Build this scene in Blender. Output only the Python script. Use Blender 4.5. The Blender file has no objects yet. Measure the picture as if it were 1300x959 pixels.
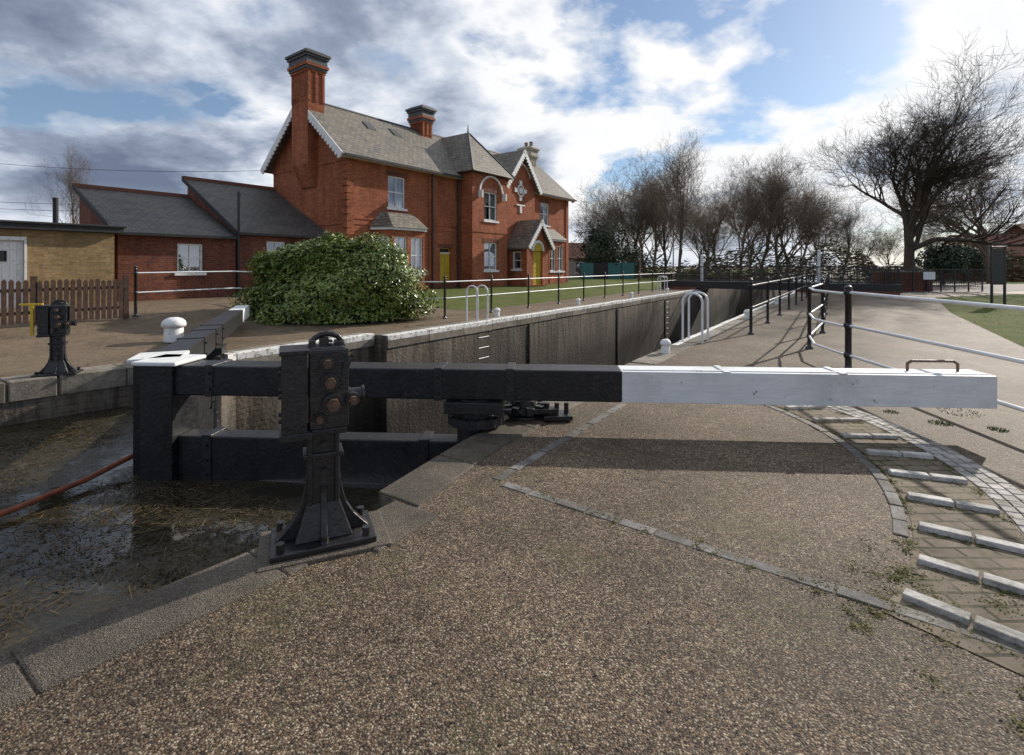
import bpy, bmesh, math, random
import numpy as np
from mathutils import Vector, Matrix, noise
random.seed(7); rng=np.random.default_rng(7)
sc=bpy.context.scene
V=Vector
# ------------------------------------------------------------------ node helpers
def mat_new(name):
    m=bpy.data.materials.new(name); m.use_nodes=True
    nt=m.node_tree
    for n in list(nt.nodes): nt.nodes.remove(n)
    return m,nt
class NT:
    def __init__(s,nt): s.nt=nt
    def n(s,t,props=None,**inp):
        nd=s.nt.nodes.new(t)
        if props:
            for k,v in props.items(): setattr(nd,k,v)
        for k,v in inp.items():
            kk=int(k[1:]) if (k[0]=='i' and k[1:].isdigit()) else k.replace('_',' ')
            sock=nd.inputs[kk]
            if hasattr(v,'is_linked') or isinstance(v,bpy.types.NodeSocket): s.nt.links.new(v,sock)
            else: sock.default_value=v
        return nd
    def ramp(s,fac,stops,interp='LINEAR'):
        nd=s.nt.nodes.new('ShaderNodeValToRGB'); cr=nd.color_ramp; cr.interpolation=interp
        while len(cr.elements)<len(stops): cr.elements.new(0.5)
        for e,(p,c) in zip(cr.elements,stops):
            e.position=p; e.color=(c[0],c[1],c[2],1) if isinstance(c,(tuple,list)) else (c,c,c,1)
        s.nt.links.new(fac,nd.inputs[0]); return nd.outputs[0]
    def mix(s,f,a,b,mode='MIX'):
        nd=s.nt.nodes.new('ShaderNodeMix'); nd.data_type='RGBA'; nd.blend_type=mode
        for sock,v in ((nd.inputs[0],f),(nd.inputs[6],a),(nd.inputs[7],b)):
            if isinstance(v,bpy.types.NodeSocket): s.nt.links.new(v,sock)
            elif isinstance(v,(int,float)): sock.default_value=v
            else: sock.default_value=(v[0],v[1],v[2],1)
        return nd.outputs[2]
    def math(s,op,a,b=0.0,clamp=False):
        nd=s.nt.nodes.new('ShaderNodeMath'); nd.operation=op; nd.use_clamp=clamp
        for sock,v in ((nd.inputs[0],a),(nd.inputs[1],b)):
            if isinstance(v,bpy.types.NodeSocket): s.nt.links.new(v,sock)
            else: sock.default_value=v
        return nd.outputs[0]
    def obj(s): return s.n('ShaderNodeTexCoord').outputs['Object']
    def uv(s): return s.n('ShaderNodeTexCoord').outputs['UV']
    def noise(s,vec,scale,detail=4,rough=.55):
        return s.n('ShaderNodeTexNoise',None,Vector=vec,Scale=scale,Detail=detail,Roughness=rough).outputs[0]
    def bump(s,h,strength=.3,dist=.01,normal=None):
        nd=s.n('ShaderNodeBump',None,Height=h,Strength=strength,Distance=dist)
        if normal: s.nt.links.new(normal,nd.inputs['Normal'])
        return nd.outputs[0]
    def out(s,col,rough=.7,normal=None,metal=0,spec=.5,**k):
        p=s.nt.nodes.new('ShaderNodeBsdfPrincipled')
        for nm,v in (('Base Color',col),('Roughness',rough),('Metallic',metal),('Specular IOR Level',spec)):
            if isinstance(v,bpy.types.NodeSocket): s.nt.links.new(v,p.inputs[nm])
            elif nm=='Base Color': p.inputs[nm].default_value=(v[0],v[1],v[2],1)
            else: p.inputs[nm].default_value=v
        if normal: s.nt.links.new(normal,p.inputs['Normal'])
        o=s.nt.nodes.new('ShaderNodeOutputMaterial'); s.nt.links.new(p.outputs[0],o.inputs[0]); return p
def mk(name):
    m,nt=mat_new(name); return m,NT(nt)
def simple(name,col,rough=.6,var=.25,scale=6,bump=.15,bscale=40,metal=0,spec=.5,dirt=None,dirtamt=.5):
    m,t=mk(name); o=t.obj()
    n1=t.noise(o,scale,4); c=t.mix(t.ramp(n1,[(.3,0),(.7,1)]),[x*(1-var) for x in col],[min(1,x*(1+var)) for x in col])
    if dirt:
        n3=t.noise(o,scale*2.3,6,.7); c=t.mix(t.ramp(n3,[(1-dirtamt*.5-.12,0),(1-dirtamt*.5,1)]),c,dirt)
    n2=t.noise(o,bscale,3)
    rr=t.math('ADD',t.math('MULTIPLY',n1,.25),rough-.12)
    t.out(c,rr,t.bump(n2,bump,.01),metal,spec); return m
def island(t): return t.n('ShaderNodeNewGeometry').outputs['Random Per Island']

M={}
def gravel(name,stops,scale,moss=0.0,patchA=.75,patchB=1.15):
    m,t=mk(name); o=t.obj()
    vo=t.n('ShaderNodeTexVoronoi',None,Vector=o,Scale=scale)
    rnd=t.n('ShaderNodeSeparateColor',None,Color=vo.outputs['Color']).outputs[0]
    c=t.ramp(rnd,stops,'CONSTANT')
    edge=t.ramp(vo.outputs['Distance'],[(.25,1),(.62,.38)])
    c=t.mix(1,c,edge,'MULTIPLY')
    big=t.noise(o,.9,5,.6); mid=t.noise(o,4.5,4,.65)
    c=t.mix(1,c,t.ramp(big,[(.35,patchA),(.65,patchB)]),'MULTIPLY')
    c=t.mix(1,c,t.ramp(mid,[(.3,.72),(.7,1.2)]),'MULTIPLY')
    if moss>0:
        mm=t.math('MULTIPLY',t.ramp(t.noise(o,1.6,5,.7),[(.60-moss*.2,0),(.68,1)]),t.ramp(t.noise(o,30,3,.7),[(.45,0),(.6,1)]))
        c=t.mix(mm,c,(.06,.07,.022))
    b=t.bump(t.math('SUBTRACT',1,vo.outputs['Distance']),.9,.005)
    t.out(c,.68,b,0,.35); return m
M['coping_conc']=gravel('worn_concrete',[(0,(.14,.113,.086)),(.3,(.20,.162,.125)),(.6,(.155,.128,.098)),(.85,(.26,.218,.17))],170,moss=.35,patchA=.6,patchB=1.3)
def lawnmat():
    m,t=mk('lawn_grass'); o=t.obj()
    f=t.noise(o,35,6,.8); g=t.noise(o,1.3,5)
    c=t.mix(t.ramp(f,[(.35,0),(.65,1)]),(.045,.07,.015),(.14,.18,.045))
    c=t.mix(t.ramp(g,[(.40,0),(.68,.7)]),c,(.17,.15,.07))
    t.out(c,.95,t.bump(f,.9,.04),0,.1); return m
M['lawn']=lawnmat()
def brickmat(name,c1,c2,mort,bw=.225,rh=.075,stain=.35,ms=.008,moss=0):
    m,t=mk(name); u=t.uv(); o=t.obj()
    b=t.n('ShaderNodeTexBrick',None,Vector=u,Scale=1.0,Color1=(*c1,1),Color2=(*c2,1),Mortar=(*mort,1),Mortar_Size=ms,Bias=-.1,Brick_Width=bw,Row_Height=rh)
    c=b.outputs[0]
    mp=t.n('ShaderNodeMapping',None,Vector=o); mp.inputs['Scale'].default_value=(1,1,.35)
    c=t.mix(1,c,t.ramp(t.noise(mp.outputs[0],1.1,6,.7),[(.3,1-stain),(.7,1.15)]),'MULTIPLY')
    c=t.mix(1,c,t.ramp(t.noise(o,9,4,.7),[(.3,.72),(.7,1.22)]),'MULTIPLY')
    if moss: 
        c=t.mix(t.ramp(t.noise(o,7,6,.75),[(.47,0),(.62,moss)]),c,(.055,.06,.018))
        c=t.mix(t.ramp(t.noise(o,3,6,.75),[(.45,0),(.6,moss)]),c,(.20,.16,.12))
    h=t.math('SUBTRACT',1,b.outputs[1])
    t.out(c,.85,t.bump(h,.5,.01),0,.2); return m
M['brick']=brickmat('red_brick',(.50,.145,.06),(.34,.082,.036),(.27,.19,.13),stain=.45)
M['brick_dk']=brickmat('old_red_brick',(.26,.08,.045),(.15,.052,.035),(.18,.13,.10),stain=.5)
M['brick_y']=brickmat('yellow_stock_brick',(.38,.25,.11),(.25,.17,.075),(.28,.23,.17))
def lockwall():
    m,t=mk('lock_wall_masonry'); u=t.uv(); o=t.obj()
    b=t.n('ShaderNodeTexBrick',None,Vector=u,Scale=1.0,Color1=(.20,.15,.105,1),Color2=(.13,.10,.075,1),Mortar=(.065,.055,.043,1),Mortar_Size=.010,Brick_Width=.3,Row_Height=.1)
    c=b.outputs[0]
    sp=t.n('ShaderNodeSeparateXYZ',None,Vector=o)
    mp=t.n('ShaderNodeMapping',None,Vector=o); mp.inputs['Scale'].default_value=(3,3,.3)
    st=t.noise(mp.outputs[0],.8,6,.7)
    c=t.mix(t.ramp(st,[(.40,0),(.58,.85)]),c,(.24,.205,.165))
    c=t.mix(t.ramp(t.noise(mp.outputs[0],2.2,5,.7),[(.46,0),(.66,.9)]),c,(.045,.038,.033))
    c=t.mix(1,c,t.ramp(t.noise(o,.35,4,.6),[(.35,.6),(.65,1.2)]),'MULTIPLY')
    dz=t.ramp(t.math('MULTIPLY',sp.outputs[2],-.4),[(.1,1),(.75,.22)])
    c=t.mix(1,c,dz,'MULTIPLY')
    t.out(c,.75,t.bump(t.noise(o,14,5),.6,.03),0,.3); return m
M['lockwall']=lockwall()
def stone(name,cols,moss=.3,dark=.6):
    m,t=mk(name); o=t.obj(); r=island(t)
    c=t.ramp(r,[(0,cols[0]),(.5,cols[1]),(1,cols[2])])
    c=t.mix(1,c,t.ramp(t.noise(o,5,6,.7),[(.3,dark),(.7,1.3)]),'MULTIPLY')
    c=t.mix(1,c,t.ramp(t.noise(o,45,4,.8),[(.3,.7),(.7,1.2)]),'MULTIPLY')
    c=t.mix(t.ramp(t.noise(o,2.4,6,.75),[(.50,0),(.64,moss)]),c,(.07,.065,.03))
    t.out(c,.8,t.bump(t.noise(o,30,5,.7),.5,.015),0,.3); return m
M['stone']=stone('coping_stone',((.15,.13,.10),(.22,.19,.155),(.29,.255,.21)),.5)
M['paver']=stone('grey_paver',((.14,.13,.12),(.20,.185,.175),(.26,.245,.23)),.6,.45)
M['wpaver']=stone('pale_paver',((.33,.31,.29),(.42,.40,.37),(.51,.48,.45)),.6,.5)
M['tread']=stone('stone_tread',((.42,.40,.375),(.52,.50,.47),(.62,.60,.57)),.5,.5)
M['treadbase']=brickmat('mossy_brick_paving',(.24,.19,.14),(.17,.135,.10),(.05,.05,.025),.2,.1,.5,.010,moss=.6)
def slate(name,c1,c2,lich,amt):
    m,t=mk(name); u=t.uv(); o=t.obj()
    b=t.n('ShaderNodeTexBrick',None,Vector=u,Scale=1.0,Color1=(*c1,1),Color2=(*c2,1),Mortar=(.03,.03,.03,1),Mortar_Size=.014,Brick_Width=.3,Row_Height=.22,Bias=0.0)
    c=t.mix(t.ramp(t.noise(o,1.1,6,.7),[(.4,0),(.7,amt)]),b.outputs[0],lich)
    c=t.mix(1,c,t.ramp(t.noise(u,6,4,.7),[(.3,.7),(.7,1.25)]),'MULTIPLY')
    t.out(c,.6,t.bump(t.math('SUBTRACT',1,b.outputs[1]),.8,.025),0,.4); return m
M['slate']=slate('roof_slate',(.23,.205,.17),(.13,.12,.105),(.27,.225,.16),.55)
M['slate2']=slate('annex_slate',(.11,.105,.10),(.06,.06,.062),(.14,.115,.08),.6)
M['slate_dk']=simple('dark_slate',(.06,.06,.065),.5,.35,8,.4,20)
M['white']=simple('white_paint',(.80,.80,.78),.45,.06,5,.12,30,dirt=(.3,.28,.24),dirtamt=.62)
M['edgewhite']=simple('worn_white_edge_paint',(.77,.76,.73),.6,.12,5,.3,30,dirt=(.22,.19,.15),dirtamt=.76)
M['whiterail']=simple('white_rail_paint',(.74,.76,.78),.35,.1,5,.05,30,dirt=(.35,.3,.25),dirtamt=.55)
def beamwhite():
    m,t=mk('weathered_white_beam_paint'); o=t.obj()
    mp=t.n('ShaderNodeMapping',None,Vector=o); mp.inputs['Scale'].default_value=(.6,5,5)
    g=t.noise(mp.outputs[0],7,6,.75)
    c=t.mix(t.ramp(g,[(.35,0),(.75,.7)]),(.86,.87,.87),(.62,.63,.64))
    c=t.mix(t.ramp(t.noise(o,9,8,.85),[(.61,0),(.65,.9)]),c,(.16,.14,.11))
    c=t.mix(t.ramp(t.noise(o,2.3,5,.6),[(.5,0),(.75,.45)]),c,(.45,.44,.42))
    t.out(c,.5,t.bump(g,.35,.01),0,.4); return m
M['beamwhite']=beamwhite()
def blackpaint():
    m,t=mk('black_gloss_paint'); o=t.obj()
    g=t.noise(o,18,5,.7)
    c=t.mix(t.ramp(t.noise(o,7,7,.8),[(.55,0),(.70,.8)]),(.014,.014,.016),(.07,.052,.04))
    t.out(c,t.ramp(g,[(.3,.22),(.7,.48)]),t.bump(g,.5,.015),0,.6); return m
M['black']=blackpaint()
M['blackwood']=simple('black_tarred_timber',(.011,.011,.013),.42,.4,7,.5,25,dirt=(.05,.044,.036),dirtamt=.62)
M['iron']=simple('rusty_iron',(.10,.065,.045),.5,.5,20,.3,60,dirt=(.18,.08,.04),dirtamt=.8)
M['rust']=simple('rusty_boom',(.22,.06,.025),.7,.4,9,.3,40)
M['yellow']=simple('mustard_door_paint',(.50,.34,.02),.45,.12,4,.1,30)
M['ypaint']=simple('yellow_warning_paint',(.75,.5,.02),.45,.1,4,.1,30)
M['curtain']=simple('net_curtain',(.36,.36,.35),.9,.1,12,.2,40)
M['interior']=simple('dark_interior',(.02,.02,.022),.9)
M['fencewood']=simple('brown_fence_timber',(.075,.040,.025),.75,.5,9,.4,40)
M['bark']=simple('tree_bark',(.075,.058,.044),.9,.35,5,.5,25)
M['barkl']=simple('pale_twig_bark',(.21,.16,.11),.9,.35,5,.4,25)
M['barkm']=simple('brown_twig_bark',(.15,.115,.085),.9,.35,5,.4,25)
M['teal']=simple('teal_hoarding',(.03,.15,.15),.5,.15,3)
M['redtile']=simple('red_roof_tile',(.19,.075,.045),.8,.3,6,.4,12)
M['render']=simple('cream_render',(.45,.40,.32),.8,.1,3)
M['felt']=simple('roof_felt',(.03,.03,.03),.8,.3,5)
M['tarmac']=simple('tarmac',(.13,.11,.10),.85,.2,3,.5,120)
M['pot']=simple('clay_pot',(.30,.22,.15),.8,.2,6)
def glass():
    m,t=mk('window_glass')
    g=t.n('ShaderNodeBsdfGlossy',None,Color=(.9,.93,1,1),Roughness=.02); tr=t.n('ShaderNodeBsdfTransparent',None,Color=(.8,.83,.85,1))
    mx=t.n('ShaderNodeMixShader',None,i0=.3,i1=tr.outputs[0],i2=g.outputs[0]); o=t.n('ShaderNodeOutputMaterial',None,Surface=mx.outputs[0]); return m
M['glass']=glass()
def water(name,col,sc_,st,k=2.6,scum=False):
    m,t=mk(name); o=t.obj()
    c=t.mix(t.ramp(t.noise(o,1.2,5,.7),[(.35,0),(.7,1)]),col,[x*k for x in col])
    n=t.noise(o,sc_,4,.6); r=.05
    if scum:
        s1=t.ramp(t.noise(o,.9,7,.72),[(.44,0),(.58,1)]); s2=t.ramp(t.noise(o,38,5,.75),[(.42,.0),(.54,1)])
        f=t.math('MULTIPLY',s1,s2)
        c=t.mix(f,c,t.mix(t.ramp(t.noise(o,12,5,.7),[(.35,0),(.65,1)]),(.026,.023,.011),(.07,.053,.028)))
        r=t.math('ADD',t.math('MULTIPLY',f,.6),.05)
        n=t.math('ADD',t.math('MULTIPLY',n,.5),t.math('MULTIPLY',f,.5))
    t.out(c,r,t.bump(n,st,.02),0,.5); return m
M['water']=water('canal_water',(.016,.014,.008),6,.28,2.2,True)
M['water2']=water('chamber_water',(.010,.012,.009),5,.2)
def leafmat(name,a,b,c,rough=.35,spec=.5):
    m,t=mk(name); r=island(t); col=t.ramp(r,[(0,a),(.5,b),(1,c)])
    t.out(col,rough,None,0,spec); return m
M['leaf']=leafmat('laurel_leaf',(.055,.105,.015),(.14,.205,.032),(.34,.37,.09),.3)
M['leafdk']=leafmat('evergreen_leaf',(.012,.025,.01),(.025,.045,.015),(.045,.07,.02),.6)
M['scrub']=leafmat('winter_scrub',(.06,.046,.03),(.13,.10,.06),(.09,.10,.04),.85)
M['reed']=leafmat('dead_reed',(.03,.021,.011),(.085,.057,.03),(.14,.11,.055),.75,.25)
M['weed']=leafmat('floating_weed',(.018,.020,.008),(.045,.038,.016),(.075,.055,.028),.9,.1)
M['tuft']=leafmat('grass_tuft',(.04,.08,.014),(.09,.14,.025),(.15,.16,.05),.6)
M['moss']=leafmat('moss',(.06,.058,.022),(.10,.10,.032),(.15,.14,.055),.9,.1)
M['deadleaf']=leafmat('fallen_leaf_litter',(.05,.03,.015),(.13,.08,.035),(.20,.15,.08),.7)

# ------------------------------------------------------------------ mesh builder
class MB:
    def __init__(s): s.v=[];s.f=[];s.m=[];s.sm=[]
    def add(s,vs,fs,mat=0,T=None,smooth=False):
        b=len(s.v)
        for p in vs:
            p=V(p)
            if T is not None: p=T@p
            s.v.append(tuple(p))
        for f in fs:
            s.f.append(tuple(b+i for i in f)); s.m.append(mat); s.sm.append(smooth)
    def box(s,x0,x1,y0,y1,z0,z1,mat=0,T=None):
        s.add([(x0,y0,z0),(x1,y0,z0),(x1,y1,z0),(x0,y1,z0),(x0,y0,z1),(x1,y0,z1),(x1,y1,z1),(x0,y1,z1)],
              [(3,2,1,0),(4,5,6,7),(0,1,5,4),(1,2,6,5),(2,3,7,6),(3,0,4,7)],mat,T)
    def frust(s,a,z0,b,z1,mat=0,T=None):
        s.add([(a[0],a[2],z0),(a[1],a[2],z0),(a[1],a[3],z0),(a[0],a[3],z0),(b[0],b[2],z1),(b[1],b[2],z1),(b[1],b[3],z1),(b[0],b[3],z1)],
              [(3,2,1,0),(4,5,6,7),(0,1,5,4),(1,2,6,5),(2,3,7,6),(3,0,4,7)],mat,T)
    def ext(s,pts,vec,mat=0,T=None):
        n=len(pts); vec=V(vec); vs=[V(p) for p in pts]+[V(p)+vec for p in pts]
        fs=[tuple(range(n))[::-1],tuple(range(n,2*n))]+[(i,(i+1)%n,n+(i+1)%n,n+i) for i in range(n)]
        s.add(vs,fs,mat,T)
    def cyl(s,p0,p1,r0,r1=None,n=12,mat=0,T=None,caps=True):
        r1=r0 if r1 is None else r1
        p0=V(p0);p1=V(p1);d=(p1-p0).normalized()
        a=V((0,0,1)) if abs(d.z)<.9 else V((1,0,0)); u=d.cross(a).normalized(); w=d.cross(u)
        vs=[];
        for p,r in((p0,r0),(p1,r1)):
            for i in range(n):
                t=2*math.pi*i/n; vs.append(p+u*(r*math.cos(t))+w*(r*math.sin(t)))
        s.add(vs,[(i,(i+1)%n,n+(i+1)%n,n+i) for i in range(n)],mat,T,True)
        if caps: s.add(vs,[tuple(range(n))[::-1],tuple(range(n,2*n))],mat,T)
    def tube(s,pts,r,n=8,mat=0,T=None):
        for a,b in zip(pts[:-1],pts[1:]): s.cyl(a,b,r,r,n,mat,T,False)
        for p in pts: s.ball(p,r*1.001,n,max(3,n//2),mat,T)
    def ball(s,c,r,n=12,k=8,mat=0,T=None,sz=1):
        c=V(c); vs=[c+V((0,0,r*sz))]
        for j in range(1,k):
            ph=math.pi*j/k
            for i in range(n):
                t=2*math.pi*i/n; vs.append(c+V((r*math.sin(ph)*math.cos(t),r*math.sin(ph)*math.sin(t),r*sz*math.cos(ph))))
        vs.append(c-V((0,0,r*sz))); fs=[]
        for i in range(n): fs.append((0,1+i,1+(i+1)%n))
        for j in range(k-2):
            for i in range(n):
                a=1+j*n; fs.append((a+i,a+n+i,a+n+(i+1)%n,a+(i+1)%n))
        l=len(vs)-1; a=1+(k-2)*n
        for i in range(n): fs.append((l,a+(i+1)%n,a+i))
        s.add(vs,fs,mat,T,True)
    def lathe(s,prof,n=16,mat=0,T=None):
        vs=[];
        for r,z in prof:
            for i in range(n):
                t=2*math.pi*i/n; vs.append((r*math.cos(t),r*math.sin(t),z))
        fs=[(j*n+i,j*n+(i+1)%n,(j+1)*n+(i+1)%n,(j+1)*n+i) for j in range(len(prof)-1) for i in range(n)]
        s.add(vs,fs,mat,T,True)
    def build(s,name,mats,parent=None,T=None,bevel=0,recalc=True,uv=True):
        me=bpy.data.meshes.new(name); me.from_pydata(s.v,[],s.f)
        for m in mats: me.materials.append(M[m] if isinstance(m,str) else m)
        me.polygons.foreach_set('material_index',s.m); me.polygons.foreach_set('use_smooth',s.sm)
        if recalc:
            bm=bmesh.new(); bm.from_mesh(me); bmesh.ops.recalc_face_normals(bm,faces=bm.faces); bm.to_mesh(me); bm.free()
        me.update()
        if uv:
            ul=me.uv_layers.new(name='UVMap'); Z=V((0,0,1))
            for p in me.polygons:
                nn=p.normal
                if abs(nn.z)>.995: t=V((1,0,0)); b=V((0,1,0))
                else:
                    t=Z.cross(nn).normalized(); b=nn.cross(t)
                for li in p.loop_indices:
                    co=me.vertices[me.loops[li].vertex_index].co
                    ul.data[li].uv=(co.dot(t),co.dot(b))
        ob=bpy.data.objects.new(name,me); sc.collection.objects.link(ob)
        if T is not None: ob.matrix_world=T
        if parent: ob.parent=parent
        if bevel:
            md=ob.modifiers.new('bevel','BEVEL'); md.width=bevel; md.segments=2; md.limit_method='ANGLE'; md.angle_limit=math.radians(40)
        return ob
def empty(name,T=None):
    e=bpy.data.objects.new(name,None); sc.collection.objects.link(e)
    if T is not None: e.matrix_world=T
    return e
def frame(o,x,z=0):
    o=V((o[0],o[1],z)); x=V((x[0],x[1],0)).normalized(); y=V((-x.y,x.x,0))
    return Matrix(((x.x,y.x,0,o.x),(x.y,y.y,0,o.y),(0,0,1,o.z),(0,0,0,1)))
# ------------------------------------------------------------------ lock coordinates
P0=V((.18,5.78)); L=V((.5566,.8308)); N=V((-.8308,.5566))
def LK(s,m,z=0):
    p=P0+L*s+N*m; return V((p.x,p.y,z))
def SM(x,y):
    d=V((x,y))-P0; return d.dot(L),d.dot(N)
LE=5.85
knots=[(-1e4,0),(2.5,0),(3.5,.05),(4.5,.13),(5.5,.23),(6.5,.33),(7.5,.40),(8.5,.42),(1e4,.42)]
def zoff(o):
    for (a,za),(b,zb) in zip(knots[:-1],knots[1:]):
        if o<=b: return za+(zb-za)*(o-a)/(b-a)
    return .42
def zg(x,y):
    s,m=SM(x,y); return zoff(m-LE) if m>3 else 0.0
right=[(-900,-.15),(-60,-.15),(-20,-.15),(-8,-.15),(-4.3,-.18),(-3.35,-.28),(-2.97,-.28),(-2.95,-.5),(-2.45,-.5),(-2.43,-.3),(-1.66,-.18),(-1.2,-.12),(-.6,-.10),(0,0),(3.2,0),(3.25,0),(6,0),(10,0),(15,0),(20,0),(27,0),(36,0),(60,0),(95,0),(1800,0)]
leftm=[7.4,7.4,7.4,7.1,6.62,6.49,6.44,6.44,6.37,6.37,6.25,6.1,5.98,6.22,6.22,LE,LE,LE,LE,LE,LE,LE,LE,LE,LE]
rows=[(s,mr,ml) for (s,mr),ml in zip(right,leftm)]
gb=MB(); cols_r=[0,-.45,-2,-6,-20,-60,-900]; cols_l=[0,.5,1.5,2.5,3.5,4.5,5.5,6.5,7.5,8.5,15,40,900]
grid=[]
for s_,mr,ml in rows:
    r=[]
    for c in cols_r[::-1]: r.append(LK(s_,mr+c,0))
    for c in cols_l: r.append(LK(s_,ml+c,zoff(c)))
    grid.append(r)
nc=len(grid[0]); kr=len(cols_r)
vs=[p for r in grid for p in r]; fs=[]
for i in range(len(grid)-1):
    for j in range(nc-1):
        if j==kr-1 and 1<=i<len(grid)-2: continue
        a=i*nc+j; fs.append((a,a+1,a+nc+1,a+nc))
gb.add(vs,fs); 
def ngmat():
    m,t=mk('ground_surface'); o=t.obj()
    vo=t.n('ShaderNodeTexVoronoi',None,Vector=o,Scale=128.)
    rnd=t.n('ShaderNodeSeparateColor',None,Color=vo.outputs['Color']).outputs[0]
    c=t.ramp(rnd,[(0,(.055,.037,.027)),(.14,(.185,.122,.077)),(.38,(.26,.178,.113)),(.58,(.12,.088,.065)),(.72,(.34,.258,.168)),(.88,(.48,.40,.29))],'CONSTANT')
    c=t.mix(1,c,t.ramp(vo.outputs['Distance'],[(.25,1),(.62,.38)]),'MULTIPLY')
    sp=t.n('ShaderNodeSeparateXYZ',None,Vector=o)
    mm=t.math('ADD',t.math('MULTIPLY',sp.outputs[0],-.8308),t.math('MULTIPLY',sp.outputs[1],.5566))
    ss=t.math('ADD',t.math('MULTIPLY',sp.outputs[0],.5566),t.math('MULTIPLY',sp.outputs[1],.8308))
    wob=t.noise(o,.5,3)
    pinkf=t.ramp(t.math('MULTIPLY',t.math('ADD',ss,t.math('MULTIPLY',wob,2.0)),.05),[(.3,0),(.55,.5)])
    rs=t.ramp(t.math('ADD',t.math('MULTIPLY',mm,.1),.5),[(.45,1),(.5,0)])
    spk=t.ramp(t.noise(o,26,5,.85),[(.3,.55),(.7,1.5)])
    c=t.mix(t.math('MULTIPLY',pinkf,rs),c,(.22,.18,.155))
    c=t.mix(1,c,spk,'MULTIPLY')
    c=t.mix(1,c,t.ramp(t.noise(o,.7,5,.65),[(.35,.62),(.65,1.2)]),'MULTIPLY')
    mo=t.math('MULTIPLY',t.ramp(t.noise(o,1.0,6,.72),[(.51,0),(.65,.7)]),t.ramp(t.noise(o,34,4,.75),[(.42,0),(.56,1)]))
    c=t.mix(mo,c,(.10,.098,.036))
    lf=t.ramp(t.math('MULTIPLY',mm,.1),[(.28,0),(.36,.75)])
    c=t.mix(t.math('MULTIPLY',lf,t.ramp(t.noise(o,1.7,5,.7),[(.4,.3),(.6,1)])),c,(.21,.155,.10))
    c=t.mix(1,c,t.ramp(t.noise(o,9,5,.8),[(.3,.66),(.7,1.25)]),'MULTIPLY')
    t.out(c,.74,t.bump(t.math('SUBTRACT',1,vo.outputs['Distance']),.8,.005),0,.28); return m
M['ground']=ngmat()
gb.build('ground',['ground'],uv=False,recalc=False)
# lock walls
wb=MB()
def wallstrip(ms,i0,i1):
    for i in range(i0,i1):
        a=LK(rows[i][0],ms[i],0.0); b=LK(rows[i+1][0],ms[i+1],0.0)
        lo=V((0,0,-5)); wb.add([a,b,b+lo,a+lo],[(0,1,2,3)])
wallstrip([r[1] for r in rows],1,len(rows)-2); wallstrip([r[2] for r in rows],1,len(rows)-2)
for s_ in (9.5,17,24):
    wb.ext([LK(s_-.12,LE+.01,-.31),LK(s_+.12,LE+.01,-.31),LK(s_+.12,LE-.05,-.31),LK(s_-.12,LE-.05,-.31)],(0,0,-4.3))
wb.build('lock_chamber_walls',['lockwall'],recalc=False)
# coping blocks
cb=MB()
def coping(side,s0,s1,width,h,mat,whiteedge,blk=1.25,pr=.012,ew=.10):
    ms=1 if side=='r' else 2; sg=-1 if side=='r' else 1
    for i in range(1,len(rows)-2):
        a=rows[i];b=rows[i+1]
        if b[0]<=s0 or a[0]>=s1 or b[0]-a[0]<.1: continue
        A=max(a[0],s0);B=min(b[0],s1)
        f=lambda s_:a[ms]+(b[ms]-a[ms])*(s_-a[0])/(b[0]-a[0])
        n=max(1,round((B-A)/blk))
        for k in range(n):
            q0=A+(B-A)*k/n+.006;q1=A+(B-A)*(k+1)/n-.006
            if mat==1: q0-=.004;q1+=.004
            z=pr+random.uniform(-.006,.010)*(.3 if mat==1 else 1); w=width+random.uniform(-.03,.03)*(0 if mat==1 else 1); ov=-.03*sg
            pts=[LK(q0,f(q0)+ov,z),LK(q1,f(q1)+ov,z),LK(q1,f(q1)+w*sg,z),LK(q0,f(q0)+w*sg,z)]
            cb.ext(pts,(0,0,-h),mat)
            if whiteedge:
                e=ov-.004*sg
                pts=[LK(q0,f(q0)+e,z+.004),LK(q1,f(q1)+e,z+.004),LK(q1,f(q1)+ew*sg,z+.004),LK(q0,f(q0)+ew*sg,z+.004)]
                cb.ext(pts,(0,0,-.13),2)
coping('r',-20,0,.36,.3,1,False,2.5)
coping('r',0,5.5,.4,.3,0,False,1.3); coping('r',5.5,34,.4,.3,0,True,1.3)
coping('l',-20,-.6,.5,.28,0,False,1.0,.03); coping('l',-.6,3.2,.5,.28,0,True,1.1,.03,.2); coping('l',3.25,34,.45,.3,0,True,1.4,ew=.18)
cb.build('lock_coping',['stone','coping_conc','edgewhite'],bevel=.014)
# water
w=MB(); w.add([LK(-60,-.6,-.55),LK(-.9,-.6,-.55),LK(-2.55,2.99,-.55),LK(-.9,6.5,-.55),LK(-60,8,-.55)],[(0,1,2,3,4)])
w.build('canal_water',['water'],uv=False)
w=MB(); w.add([LK(-.9,-.6,-3.1),LK(95,-.6,-3.1),LK(95,7,-3.1),LK(-.9,7,-3.1),LK(-2.5,2.99,-3.1)],[(0,1,2,3,4)])
w.build('lock_chamber_water',['water2'],uv=False)
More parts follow.
